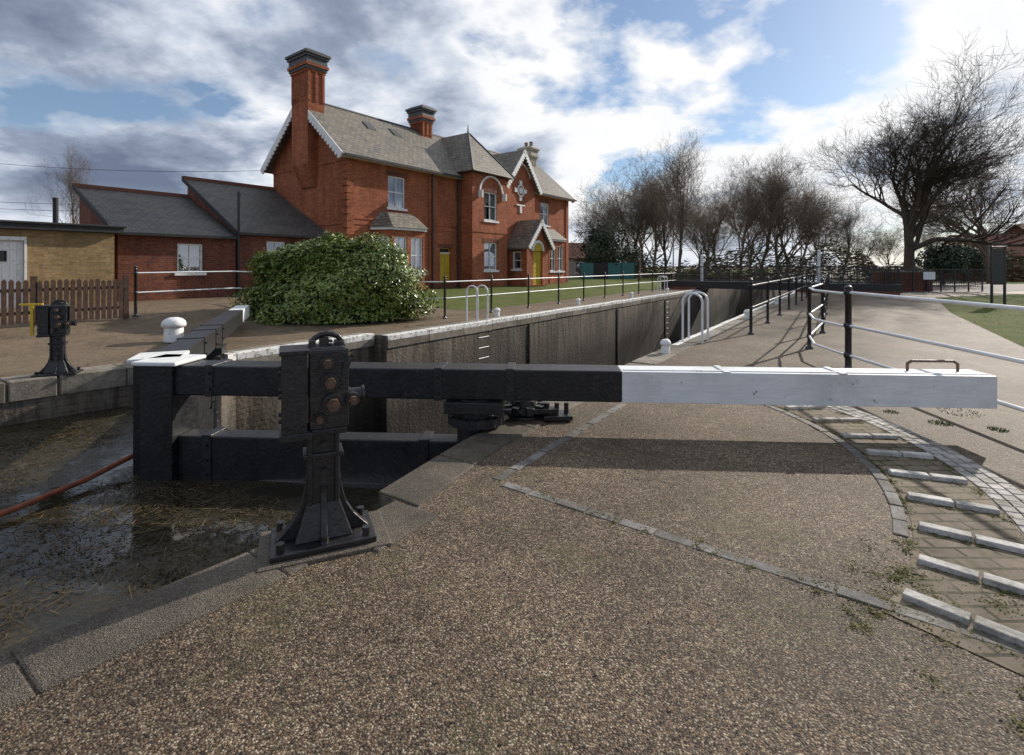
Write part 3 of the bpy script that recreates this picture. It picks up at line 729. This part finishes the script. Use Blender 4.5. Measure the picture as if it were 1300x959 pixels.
for k in range(12):
    a0=math.pi*k/12;a1=math.pi*(k+1)/12
    jn.ext([(pm+.5*math.cos(a0),py-.05,2.1+.5*math.sin(a0)),(pm+.64*math.cos(a0),py-.05,2.1+.64*math.sin(a0)),(pm+.64*math.cos(a1),py-.05,2.1+.64*math.sin(a1)),(pm+.5*math.cos(a1),py-.05,2.1+.5*math.sin(a1))],(0,.06,0),0)
wl.build('walls',['brick'],H,recalc=False); 
wm=wx0+1.575
def archring(cx,y,cz,r0,r1,a0,a1,mat=0,d=.08,n=14):
    for k in range(n):
        t0=math.radians(a0+(a1-a0)*k/n);t1=math.radians(a0+(a1-a0)*(k+1)/n)
        jn.ext([(cx+r0*math.cos(t0),y,cz+r0*math.sin(t0)),(cx+r1*math.cos(t0),y,cz+r1*math.sin(t0)),(cx+r1*math.cos(t1),y,cz+r1*math.sin(t1)),(cx+r0*math.cos(t1),y,cz+r0*math.sin(t1))],(0,d,0),mat)
archring(wm,wy-.09,5.2,.98,1.08,10,170)
jn.box(wm-1.1,wm-1.0,wy-.3,wy-.01,4.95,5.35,0); jn.box(wm+1.0,wm+1.1,wy-.3,wy-.01,4.95,5.35,0)
archring(cm,cy-.06,5.9,.30,.38,0,360,0,.05,20)
for a in range(4):
    c,s_=math.cos(a*math.pi/2),math.sin(a*math.pi/2); jn.box(cm+c*.5-.13,cm+c*.5+.13,cy-.06,cy-.005,5.9+s_*.5-.13,5.9+s_*.5+.13,0)
jn.cyl((cm,cy-.07,5.9),(cm,cy,5.9),.2,.2,16,0)
jn.box(cm-.45,cm+.45,cy-.055,cy-.005,4.95,5.03,0); jn.box(cm-.1,cm+.1,cy-.06,cy-.005,4.5,4.95,0)
archring(cm,cy-.07,6.5,1.05,1.16,15,165)
def barge(p0,p1,vec,h=.24,sc_r=.11):
    p0=V(p0);p1=V(p1);d=(p1-p0);l=d.length;u=d.normalized(); dn=V((0,0,-1)); dn=(dn-u*dn.dot(u)).normalized(); vec=V(vec)
    jn.ext([p0,p1,p1+dn*h,p0+dn*h],vec,0)
    n=int(l/(2*sc_r+.03))
    for k in range(n):
        c=p0+u*((k+.5)*l/n)+dn*h; pts=[c+u*sc_r*math.cos(math.pi*j/6)+dn*sc_r*1.2*math.sin(math.pi*j/6) for j in range(7)]
        jn.ext(pts,vec,0)
sl=(RG-EV)/(DEP/2); ov=.4
ey=-ov; ez=EV-sl*ov
for x in(-.5,LEN+.45):
    barge((x,DEP/2,RG+.1),(x,ey,ez+.1),(.05,0,0)); barge((x,DEP/2,RG+.1),(x,DEP+ov,ez+.1),(.05,0,0))
csl=(cap-EV)/((cx1-cx0)/2)
barge((cm,cy-.35,cap+.1),(cx0-.35,cy-.35,EV-.35*csl+.1),(0,-.05,0),.2,.09); barge((cm,cy-.35,cap+.1),(cx1+.35,cy-.35,EV-.35*csl+.1),(0,-.05,0),.2,.09)
psl=(3.9-2.55)/((px1-px0)/2)
barge((pm,py-.3,4.0),(px0-.3,py-.3,2.55-.3*psl+.1),(0,-.05,0),.18,.08); barge((pm,py-.3,4.0),(px1+.3,py-.3,2.55-.3*psl+.1),(0,-.05,0),.18,.08)
jn.box(-.4,wx0-.2,-ov-.12,-ov-.02,ez-.02,ez+.08,6); jn.box(cx1+.4,LEN+.4,-ov-.12,-ov-.02,ez-.02,ez+.08,6)
for x in(5.1,7.05,14.35): jn.cyl((x,-.12,0),(x,-.12,EV-.3),.045,.045,8,6)
jn.box(-.4,LEN+.4,-ov,-.0,EV-.35,EV-.30,0)
jn.build('joinery_and_trim',jm+['yellow','black'],H,recalc=True)
def slab(b,pts,th=.09,mat=0): b.ext([V(p) for p in pts],(0,0,-th),mat)
slab(rf,[(-.45,-ov,ez+.1),(LEN+.45,-ov,ez+.1),(LEN+.45,DEP/2,RG+.12),(-.45,DEP/2,RG+.12)])
slab(rf,[(-.45,DEP+ov,ez+.1),(LEN+.45,DEP+ov,ez+.1),(LEN+.45,DEP/2,RG+.12),(-.45,DEP/2,RG+.12)])
rf.cyl((-.45,DEP/2,RG+.1),(LEN+.45,DEP/2,RG+.1),.08,.08,8,1)
def rl(x,y):
    z=ez+.1+sl*(y+ov); rf.ext([(x,y,z+.02),(x+.5,y,z+.02),(x+.5,y+.5,z+.02+.5*sl),(x,y+.5,z+.02+.5*sl)],(0,0,.06),1)
rl(4.3,1.9); rl(2.6,1.9)
e=.35; wc=(wx0+wx1)/2; rz=9.0
A=(wx0-e,wy-e,EV+.02);B=(wx1+e,wy-e,EV+.02);Cc=(wx1+e,2.9,EV+.02);D=(wx0-e,2.9,EV+.02);R1=(wc,.75,rz);R2=(wc,3.1,rz)
rf.add([A,B,Cc,D,R1,R2],[(0,1,4),(1,2,5,4),(3,0,4,5),(2,3,5),(0,3,2,1)])
for p,q in((A,R1),(B,R1)): rf.cyl(p,q,.06,.06,6,1)
rf.cyl(R1,(wc,.75,rz+.45),.05,.02,8,1)
for sg in(-1,1):
    xe=cm+sg*((cx1-cx0)/2+.35); slab(rf,[(xe,cy-.35,EV-.35*csl+.08),(cm,cy-.35,cap+.1),(cm,2.6,cap+.1),(xe,2.6,EV-.35*csl+.08)])
    xe=pm+sg*((px1-px0)/2+.3); slab(rf,[(xe,py-.3,2.55-.3*psl+.06),(pm,py-.3,4.0),(pm,cy,4.0),(xe,cy,2.55-.3*psl+.06)])
rf.build('roofs',['slate','slate_dk'],H)
def chimney(name,x,y,wx,wy_,z0,z1,mats,breast=False,pots=2,par=H):
    b=MB()
    if breast:
        b.frust((x-wx/2+.42,x+wx/2,y-wy_/2+.1,y+wy_/2-.1),z0-1.0,(x-wx/2,x+wx/2,y-wy_/2,y+wy_/2),z0)
    b.box(x-wx/2,x+wx/2,y-wy_/2,y+wy_/2,z0+.001,z1-1.0)
    for sx in(-1,0,1): b.box(x+sx*(wx/2-.06)-.06,x+sx*(wx/2-.06)+.06,y-wy_/2-.04,y+wy_/2+.04,max(z0,RG-.2),z1-1.0)
    steps=[(.05,.12),(.10,.12),(.15,.14),(.10,.28),(.16,.12),(.22,.12)]; z=z1-1.0
    for k,(o,hh) in enumerate(steps): b.box(x-wx/2-o,x+wx/2+o,y-wy_/2-o,y+wy_/2+o,z+.001,z+hh,1 if k in(1,3,4,5) else 0); z+=hh
    b.frust((x-wx/2-.18,x+wx/2+.18,y-wy_/2-.18,y+wy_/2+.18),z+.001,(x-wx/2-.02,x+wx/2+.02,y-wy_/2-.02,y+wy_/2+.02),z+.12,1)
    for k in range(pots):
        yy=y+(k-(pots-1)/2)*.45; b.lathe([(.14,z+.1),(.12,z+.42),(.15,z+.44),(.15,z+.5),(.11,z+.5)],12,2,Matrix.Translation((x,yy,0)))
    b.build(name,mats,par)
chimney('end_chimney',-.08,2.9,.85,1.35,5.9,11.15,['brick','slate_dk','pot'],True,0)
chimney('ridge_chimney',7.3,3.1,.75,1.0,8.2,10.5,['brick','slate_dk','pot'],False,0)
chimney('far_chimney',LEN-.6,3.1,.7,.9,8.2,10.2,['render','render','pot'],False,2)
def annex(name,q0,q1,t0,t1,ze,zr,ops):
    b=MB(); W=Wall((-q1,t0,0),(1,0,0),(0,-1,0)); W.panel(b,q1-q0,ze,ops)
    j=MB()
    for o in ops: W.window(j,*o,lintel=True,cur=False)
    for x in(-q1,-q0): b.add([(x,t0,0),(x,t1,0),(x,t1,zr),(x,t0,ze)],[(0,1,2,3)])
    b.add([(-q1,t1,0),(-q0,t1,0),(-q0,t1,zr),(-q1,t1,zr)],[(0,1,2,3)])
    b.build(name+'_walls',['brick_dk'],H,recalc=False)
    s=(zr-ze)/(t1-t0); r=MB(); slab(r,[(-q1-.15,t0-.2,ze-.2*s+.1),(-q0,t0-.2,ze-.2*s+.1),(-q0,t1+.1,zr+.1*s+.1),(-q1-.15,t1+.1,zr+.1*s+.1)],.08)
    r.box(-q1-.18,-q0,t1-.02,t1+.15,zr+.1,zr+.24,1); 
    r.ext([(-q1-.2,t0-.22,ze-.2*s-.02),(-q1-.2,t1+.1,zr+.02),(-q1-.2,t1+.1,zr+.2),(-q1-.2,t0-.22,ze-.2*s+.16)],(.06,0,0),2)
    r.box(-q1-.15,-q0,t0-.3,t0-.21,ze-.2*s,ze-.2*s+.09,3)
    r.build(name+'_roof',['slate2','redtile','felt','black'],H)
    j.build(name+'_joinery',jm,H)
annex('annex',.06,4.05,1.2,6.0,2.5,4.95,[(1.1,1.9,1.2,2.2)])
annex('lower_annex',4.12,7.9,1.3,5.7,2.3,4.1,[(1.75,2.6,.95,2.0)])
b=MB(); b.cyl((-4.15,1.0,0),(-4.15,1.0,3.9),.05,.05,8); b.cyl((-4.15,1.0,3.9),(-4.15,1.0,4.05),.08,.06,8); b.build('soil_pipe',['black'],H,uv=False)
# ------------------------------------------------------------------ yellow brick shed
S=empty('brick_shed',frame((-12.62,16.25),-HX,.38))
b=MB(); j=MB(); W=Wall((0,0,0),(1,0,0),(0,1,0)); W.panel(b,6,2.25,[(2.1,3.3,.02,1.95)])
b.add([(0,0,0),(0,-4,0),(0,-4,2.25),(0,0,2.25)],[(0,1,2,3)]); b.add([(6,0,0),(6,-4,0),(6,-4,2.25),(6,0,2.25)],[(0,1,2,3)])
b.build('walls',['brick_y'],S,recalc=False)
for k in range(8): W.bx(j,2.1+k*.15,2.1+(k+1)*.15-.008,.02,1.95,-.12,-.08,0)
W.bx(j,2.45,2.95,1.35,1.65,-.08,-.06,3); W.bx(j,2.05,2.1,.02,2.0,-.05,.03,0);W.bx(j,3.3,3.35,.02,2.0,-.05,.03,0);W.bx(j,2.05,3.35,1.95,2.05,-.05,.03,0)
j.build('door',jm,S)
b=MB(); b.box(-.2,6.2,-4.2,.22,2.26,2.45); b.box(-.25,6.25,-4.25,.27,2.43,2.49); b.cyl((1.3,-.6,2.4),(1.3,-.6,3.3),.07,.07,10); b.build('flat_roof',['felt'],S,bevel=.01)
# ------------------------------------------------------------------ picket fence
b=MB(); a=V((-12.6,8.6));c=V((-9.55,12.7)); d=c-a; T=frame(a,d,0); n=int(d.length/.115)
for k in range(n):
    x=k*.115; p=T@V((x,0,0)); z=zg(p.x,p.y); h=1.0+random.uniform(-.02,.02)
    b.ext([(x,0,z+.04),(x+.085,0,z+.04),(x+.085,0,z+h-.05),(x+.0425,0,z+h),(x,0,z+h-.05)],(0,.02,0),0,T)
for k in range(4):
    x=k*d.length/3; p=T@V((x,0,0)); z=zg(p.x,p.y); b.box(x-.05,x+.05,.03,.13,z,z+1.08,0,T)
b.ext([(0,.022,.5),(d.length,.022,.55),(d.length,.022,.62),(0,.022,.57)],(0,.04,0),0,T); b.ext([(0,.022,1.0),(d.length,.022,1.05),(d.length,.022,1.12),(0,.022,1.07)],(0,.04,0),0,T)
b.build('picket_fence',['fencewood'])
# ------------------------------------------------------------------ laurel bush
def leafcloud(name,c,r,nleaf,ls,mat,core,lumps=.25,seed=0,parent=None):
    b=MB(); off=V((seed*7.1,seed*3.3,0))
    def rad(d): return 1+lumps*noise.noise(d*1.6+off)+lumps*.5*noise.noise(d*4+off)+lumps*.3*noise.noise(d*9+off)
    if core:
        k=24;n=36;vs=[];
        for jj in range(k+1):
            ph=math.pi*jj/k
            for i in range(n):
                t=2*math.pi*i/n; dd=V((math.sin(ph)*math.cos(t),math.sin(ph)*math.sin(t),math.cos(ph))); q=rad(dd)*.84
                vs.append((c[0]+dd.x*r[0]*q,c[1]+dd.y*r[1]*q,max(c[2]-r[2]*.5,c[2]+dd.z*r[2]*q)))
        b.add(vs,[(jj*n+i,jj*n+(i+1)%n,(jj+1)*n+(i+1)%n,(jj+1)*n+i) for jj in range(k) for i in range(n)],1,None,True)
    for k in range(nleaf):
        dd=V(rng.normal(size=3)).normalized()
        if dd.z<-.55: dd.z=-dd.z
        q=rad(dd)*(1-.16*abs(random.gauss(0,1))*random.random()+random.uniform(0,.06))
        p=V((c[0]+dd.x*r[0]*q,c[1]+dd.y*r[1]*q,c[2]+dd.z*r[2]*q))
        if p.z<c[2]-r[2]*.48: continue
        nn=(dd+V(rng.normal(size=3))*.5+V((0,0,.45))).normalized(); t=nn.cross(V(rng.normal(size=3))).normalized(); w=nn.cross(t)
        l=ls*random.uniform(.6,1.25); ww=l*.4
        b.add([p-t*l*.5,p+w*ww*.5-t*l*.05,p+t*l*.5-nn*l*.08,p-w*ww*.5-t*l*.05],[(0,1,2,3)],0)
    return b.build(name,[mat,core or mat],parent,uv=False,recalc=False)
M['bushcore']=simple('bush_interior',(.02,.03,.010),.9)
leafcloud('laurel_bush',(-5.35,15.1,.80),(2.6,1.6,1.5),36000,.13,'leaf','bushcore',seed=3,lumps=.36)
# ------------------------------------------------------------------ trees
def treemesh(name,seed,Ht,spread,tr_h,tr_r,counts,mats,twig=.012,upright=.35,droop=0.0,fan=(.42,.6),low=.45):
    rd=random.Random(seed); segs=[]
    def branch(p,d,l,r,lev):
        n=4 if lev<2 else (3 if lev<4 else 2); pts=[p]; dd=d.copy(); cur=p.copy(); rs=[r]
        for k in range(n):
            w=.10 if lev==0 else .16+.04*lev
            dd=(dd+V((rd.gauss(0,w),rd.gauss(0,w),rd.gauss(0,w)+ (upright*.22 if lev>0 else .1)-droop*lev*.05))).normalized()
            cur=cur+dd*(l/n); r2=max(twig*.6,r*(1-.62*(k+1)/n)) if lev>0 else r*(1-.45*(k+1)/n)
            segs.append((pts[-1],cur.copy(),rs[-1],r2)); pts.append(cur.copy()); rs.append(r2)
        if lev>=len(counts): return
        c=counts[lev]
        for k in range(c):
            f=(.28 if lev>0 else low)+(.72 if lev>0 else 1-low)*(k+rd.random())/c; f=min(f,.999)
            i=int(f*n); q=pts[i].lerp(pts[i+1],f*n-i); rq=rs[i]*.55
            ax=(pts[i+1]-pts[i]).normalized(); a=rd.random()*6.283+k*2.4
            u=ax.cross(V((0.3,.2,1)) if abs(ax.z)<.9 else V((1,0,0))).normalized(); v=ax.cross(u)
            sp=rd.uniform(.45,.95)*(spread if lev==0 else 1)
            nd=(ax*math.cos(sp)+(u*math.cos(a)+v*math.sin(a))*math.sin(sp)).normalized()
            if nd.z<-.15: nd.z*=-.3; nd.normalize()
            ll=l*rd.uniform(.42,.72) if lev>0 else Ht*rd.uniform(*fan)*(1.1-.35*f)
            branch(q,nd,ll,max(rq,twig),lev+1)
    branch(V((0,0,-.1)),V((0,0,1)),Ht*tr_h,tr_r,0)
    vs=[];fs=[];b=0
    for p,q,r0,r1 in segs:
        d=(q-p).normalized(); n=7 if r0>.08 else 3
        u=d.cross(V((.31,.52,.79))).normalized(); w=d.cross(u)
        for pp,r in((p,r0),(q,r1)):
            for i in range(n):
                t=6.28318*i/n; vs.append(tuple(pp+u*(r*math.cos(t))+w*(r*math.sin(t))))
        for i in range(n): fs.append((b+i,b+(i+1)%n,b+n+(i+1)%n,b+n+i))
        b+=2*n
    me=bpy.data.meshes.new(name); me.from_pydata(vs,[],fs); me.materials.append(M[mats]); me.polygons.foreach_set('use_smooth',[True]*len(fs)); me.update(); return me
def place(name,me,x,y,z,s,rot,parent=None,sz=None):
    ob=bpy.data.objects.new(name,me); sc.collection.objects.link(ob); ob.location=(x,y,z); ob.scale=(s,s,sz or s); ob.rotation_euler=(0,0,rot)
    if parent: ob.parent=parent
    return ob
big=treemesh('bare_tree',11,13.2,.95,.48,.42,(11,8,7,6,4),'bark',.009,.42,low=.38)
place('bare_tree',big,29.6,38,0,.97,.4,None,1.02)
big2=treemesh('bare_tree_b',21,12,1.0,.45,.35,(9,7,6,5,3),'barkm',.014,.4)
place('bare_tree',big2,44,47,0,.95,1.4)
bg=[treemesh('bg_tree_%d'%k,31+k,14,[.7,.95,.8,.6][k],[.6,.42,.5,.7][k],.22,(9,7,6,5,2),['barkl','barkm','barkl','barkm'][k],.010,[.7,.45,.55,.9][k],fan=(.34,.55),low=.18) for k in range(4)]
E=empty('distant_tree_row'); rd=random.Random(5)
sky_h=[(.17,10,0),(.20,13.5,1),(.235,15.5,0),(.275,14.5,2),(.325,14.8,3),(.365,10.5,1),(.40,12.5,2),(.445,14.2,0),(.485,12.6,3),(.52,14.8,1),(.56,13,2),(.60,11.5,0),(.645,8.8,3),(.69,8,1),(.74,7.5,2),(.81,6.5,0),
       (.26,12.5,2),(.30,11.5,3),(.385,10,0),(.465,12.5,2),(.54,12.8,3)]
for k,(u,h,mi) in enumerate(sky_h):
    d=rd.uniform(58,76)+(10 if k>15 else 0); s=h/14*d/66
    place('row_tree_%d'%k,bg[mi],u*d,d,0,s*rd.uniform(.85,1.1),rd.random()*6,E,s*rd.uniform(.86,.98))
for k in range(4):
    d=70; place('row_tree_b%d'%k,bg[k%4],(.9+k*.07)*d,d+rd.uniform(-5,5),0,.5,rd.random()*6,E)
place('bare_tree',bg[3],-50.5,60,0,.5,1,None,.85); 
E=empty('distant_trees_west')
for k,(u,d,s) in enumerate(((-1.03,75,.5),(-.985,90,.55),(-1.1,80,.55))): place('west_tree_%d'%k,bg[k%3],u*d,d,0,s,k,E)
b=MB()
for k in range(26000):
    u=random.uniform(.13,1.15); d=random.uniform(50,62); h=3.9*(.6+.9*noise.noise(V((u*9,d*.08,0)))+.4*noise.noise(V((u*30,0,2))))
    if h<.5: h=.5
    p=V((u*d,d,random.random()**.8*h)); nn=V(rng.normal(size=3)).normalized(); t=nn.cross(V((.1,.3,1))).normalized(); w_=nn.cross(t); l=random.uniform(.08,.35)
    b.add([p-t*l,p+w_*l*.22,p+t*l,p-w_*l*.22],[(0,1,2,3)])
b.build('distant_scrub',['scrub'],uv=False,recalc=False)
def evergreen(x,y,r,h,n,seed,name='evergreen_tree'):
    Ev=empty(name,Matrix.Translation((x,y,0))); b=MB(); b.cyl((0,0,0),(0,0,h*.6),.2,.08,8); b.build('trunk',['bark'],Ev,uv=False)
    leafcloud('crown',(0,0,h*.55),(r,r,h*.5),n,.3,'leafdk',None,seed=seed,lumps=.7,parent=Ev); leafcloud('inner_crown',(0,0,h*.5),(r*.7,r*.7,h*.38),n//2,.4,'leafdk',None,seed=seed+1,lumps=.6,parent=Ev)
evergreen(8.9,50,2.2,5.2,5000,4); evergreen(37,44,1.6,3.2,2500,6); evergreen(46,52,2.5,4.0,2500,8); evergreen(13,56,1.8,3.6,2000,9)
# ------------------------------------------------------------------ bridge across lock tail
BT=frame(LK(31,LE+1.4)[:2],-N,0.0); B=empty('lock_bridge',BT)
b=MB(); b.box(-1,12.5,0,3.6,.18,.5,0); b.box(-1.0,12.5,-.12,-.001,.1,.58,0); b.box(-1.0,12.5,3.601,3.72,.1,.58,0)
b.build('deck',['black'],B,bevel=.01)
b=MB()
for y in(-.06,3.66):
    for k in range(10): b.box(-1+k*1.5-.03,-1+k*1.5+.03,y-.03,y+.03,.5,1.55)
    b.box(-1,12.5,y-.03,y+.03,1.52,1.58); b.box(-1,12.5,y-.02,y+.02,.7,.73); b.box(-1,12.5,y-.02,y+.02,1.1,1.13)
    for k in range(90): b.box(-1+k*.15-.008,-1+k*.15+.008,y-.01,y+.01,.7,1.52)
b.build('parapet_railing',['black'],B,uv=False)
b=MB(); b.box(-.9,1.38,-.3,3.9,-.02,.17); b.box(7.28,12.4,-.3,3.9,-.02,.17); b.build('abutments',['brick_dk'],B)
b=MB()
T=frame((19.5,31.5),(1,.05),0)
for k in range(12): b.box(k*.9-.03,k*.9+.03,-.03,.03,0,1.4,0,T)
b.box(0,10,-.02,.02,1.36,1.41,0,T); b.box(0,10,-.02,.02,.3,.33,0,T)
for k in range(66): b.box(k*.15-.008,k*.15+.008,-.01,.01,.3,1.36,0,T)
b.build('approach_railing',['black'],uv=False)
for x,y,h in((13.2,35.6,2.3),(18.7,31.2,2.5)):
    b=MB(); b.cyl((x,y,0),(x,y,h),.09,.09,12); b.ball((x,y,h),.1,10,6); b.build('white_marker_post',['whiterail'],uv=False)
def lamp(x,y,h):
    b=MB(); b.lathe([(.09,0),(.09,.9),(.05,.95),(.04,h)],10,0,Matrix.Translation((x,y,0))); b.tube([(x,y,h),(x+.15,y-.1,h+.15),(x+.5,y-.3,h+.2)],.03,6)
    b.box(x+.4,x+.95,y-.45,y-.25,h+.14,h+.24); b.build('street_lamp',['iron'],uv=False)
lamp(12.6,40,4.9); lamp(11.0,44,4.2)
def cottage(name,x,y,rot,w,d,h,r,wm,rm):
    E=empty(name,Matrix.Translation((x,y,0))@Matrix.Rotation(rot,4,'Z')); b=MB(); W=Wall((0,0,0),(1,0,0),(0,-1,0)); o=[(w*.15,w*.15+1.1,.9,2.1),(w*.65,w*.65+1.1,.9,2.1)]
    W.panel(b,w,h,o); j=MB()
    for q in o: W.window(j,*q)
    for xx in(0,w): b.add([(xx,0,0),(xx,d,0),(xx,d,h),(xx,d/2,h+r),(xx,0,h)],[(0,1,2,3,4)])
    b.add([(0,d,0),(w,d,0),(w,d,h),(0,d,h)],[(0,1,2,3)]); b.build('walls',[wm],E,recalc=False); j.build('windows',jm,E)
    b=MB(); slab(b,[(-.3,-.3,h-.1),(w+.3,-.3,h-.1),(w+.3,d/2,h+r),(-.3,d/2,h+r)]); slab(b,[(-.3,d+.3,h-.1),(w+.3,d+.3,h-.1),(w+.3,d/2,h+r),(-.3,d/2,h+r)])
    b.box(w*.7,w*.7+.6,d/2-.3,d/2+.3,h+r-.3,h+r+.8,1); b.build('roof',[rm,'brick_dk'],E)
cottage('distant_cottage',6.2,56,.2,5,6,2.6,1.7,'render','redtile')
cottage('distant_house',50,56,-.3,12,7,2.8,2.4,'brick_dk','redtile'); cottage('distant_house',63,60,.1,12,7,4.2,2.6,'brick_dk','redtile')
b=MB()
for k in range(4): b.box(6.3+k*1.25,6.3+k*1.25+1.2,47,47.06,.42,1.9,0 if k!=1 else 1)
for k in range(5): b.box(6.25+k*1.25,6.3+k*1.25,46.95,47.1,.42,2.0,1)
b.build('site_hoarding',['teal','felt'])
b=MB(); T=frame((22.6,31.8),(1,.12),0); b.box(0,3.3,0,.25,0,1.2,0,T); b.box(-.03,3.33,-.03,.28,1.2,1.28,1,T); b.box(3.5,3.9,-.05,.35,0,1.3,0,T); b.box(3.45,3.95,-.1,.4,1.3,1.4,1,T); b.build('low_brick_wall',['brick_dk','stone'])
b=MB(); x,y=19.3,20.6
for dx in(0,.52): b.box(x+dx-.035,x+dx+.035,y-.035,y+.035,0,2.35)
b.box(x+.036,x+.484,y-.03,y+.03,.85,2.3); b.box(x-.06,x+.58,y-.06,y+.06,2.35,2.4); b.build('notice_board',['black'],bevel=.005)
b=MB(); x,y=24.9,30.6; b.cyl((x,y,0),(x,y,1.4),.04,.04,8); b.box(x-.35,x+.35,y-.06,y-.03,.8,1.25,1); b.box(x-.38,x+.38,y-.03,y-.01,.77,1.28,0); b.build('small_sign',['black','whiterail'])
for k,(za,zb) in enumerate(((8.0,7.0),(5.6,5.6),(5.2,5.25))):
    b=MB(); pts=[]
    for q in range(13):
        f=q/12; pts.append((-34+f*24.5,30-f*2.0,za+(zb-za)*f-.5*4*f*(1-f)))
    for p,q in zip(pts[:-1],pts[1:]): b.cyl(p,q,.012,.012,5)
    b.build('overhead_cable',['felt'],uv=False)
# ------------------------------------------------------------------ light
EL=math.radians(26); az=V((.76,.65,0)).normalized(); SD=V((az.x*math.cos(EL),az.y*math.cos(EL),math.sin(EL)))
ld=bpy.data.lights.new('sun','SUN'); ld.energy=5.0; ld.angle=math.radians(.7); ld.color=(1,.92,.81)
lo=bpy.data.objects.new('sun',ld); sc.collection.objects.link(lo); lo.rotation_euler=(-SD).to_track_quat('-Z','Y').to_euler()
wd=bpy.data.worlds.new("World"); sc.world=wd; wd.use_nodes=True; nt=wd.node_tree
for n_ in list(nt.nodes): nt.nodes.remove(n_)
t=NT(nt)
sky=nt.nodes.new('ShaderNodeTexSky'); sky.sky_type='NISHITA'; sky.sun_disc=False; sky.sun_elevation=EL; sky.sun_rotation=math.atan2(az.x,az.y); sky.ozone_density=1.5; sky.dust_density=.4
g=t.n('ShaderNodeTexCoord').outputs['Generated']
sp=t.n('ShaderNodeSeparateXYZ',None,Vector=g); zz=t.math('ADD',t.math('MAXIMUM',sp.outputs[2],0.0),.30)
px=t.math('DIVIDE',sp.outputs[0],zz); py_=t.math('DIVIDE',sp.outputs[1],zz)
cv=t.n('ShaderNodeCombineXYZ',None,X=px,Y=py_,Z=0.0).outputs[0]
def wn(scale,det,rough,dist,loc):
    m_=t.n('ShaderNodeMapping',None,Vector=cv); m_.inputs['Location'].default_value=loc
    return t.n('ShaderNodeTexNoise',None,Vector=m_.outputs[0],Scale=scale,Detail=det,Roughness=rough,Distortion=dist).outputs[0]
dens=wn(1.35,9,.54,.12,(3.1,1.7,.4)); shade=wn(2.2,8,.56,.1,(8.3,4.4,1.0))
def dotp(v,p):
    d=t.n('ShaderNodeVectorMath',{'operation':'DOT_PRODUCT'},i0=g,i1=tuple(V(v).normalized())).outputs['Value']
    return t.math('POWER',t.math('MAXIMUM',d,0.0),p)
gl=dotp((.42,.85,.32),5.0); dkl=dotp((-.62,.75,.25),6.0)
core=t.math('MULTIPLY',t.math('SUBTRACT',dens,.5),-2.2)
sf=t.math('ADD',t.math('ADD',t.math('ADD',core,.55),t.math('MULTIPLY',t.math('SUBTRACT',shade,.5),1.6)),t.math('MULTIPLY',gl,.38))
sf=t.math('SUBTRACT',sf,t.math('MULTIPLY',dkl,.10))
cc=t.ramp(sf,[(.20,(.16,.20,.29)),(.44,(.31,.365,.48)),(.62,(.62,.68,.78)),(.78,(.94,.95,.98)),(1.0,(1.0,1.0,1.0))])
cc=t.mix(1,cc,(10.2,10.2,10.2),'MULTIPLY')
cov=t.ramp(dens,[(.385,0),(.445,1)])
skyc=t.mix(.15,t.mix(1,sky.outputs[0],(.85,.97,1.1),'MULTIPLY'),(6.0,7.2,8.8))
col=t.mix(cov,skyc,cc)
haze=t.ramp(sp.outputs[2],[(.0,.7),(.13,0)]); col=t.mix(haze,col,(7.6,8.1,8.9))
bgn=t.n('ShaderNodeBackground',None,Color=col,Strength=.1); t.n('ShaderNodeOutputWorld',None,Surface=bgn.outputs[0])
# ------------------------------------------------------------------ camera
cd=bpy.data.cameras.new('camera'); cd.lens=18; cd.sensor_width=36; cd.shift_y=-.1088; cd.clip_end=4000; cd.clip_start=.05
cam=bpy.data.objects.new('camera',cd); sc.collection.objects.link(cam); cam.location=(0,0,1.6); cam.rotation_euler=(math.radians(90),0,0); sc.camera=cam
sc.view_settings.view_transform='Standard'; sc.view_settings.look='None'; sc.view_settings.exposure=0
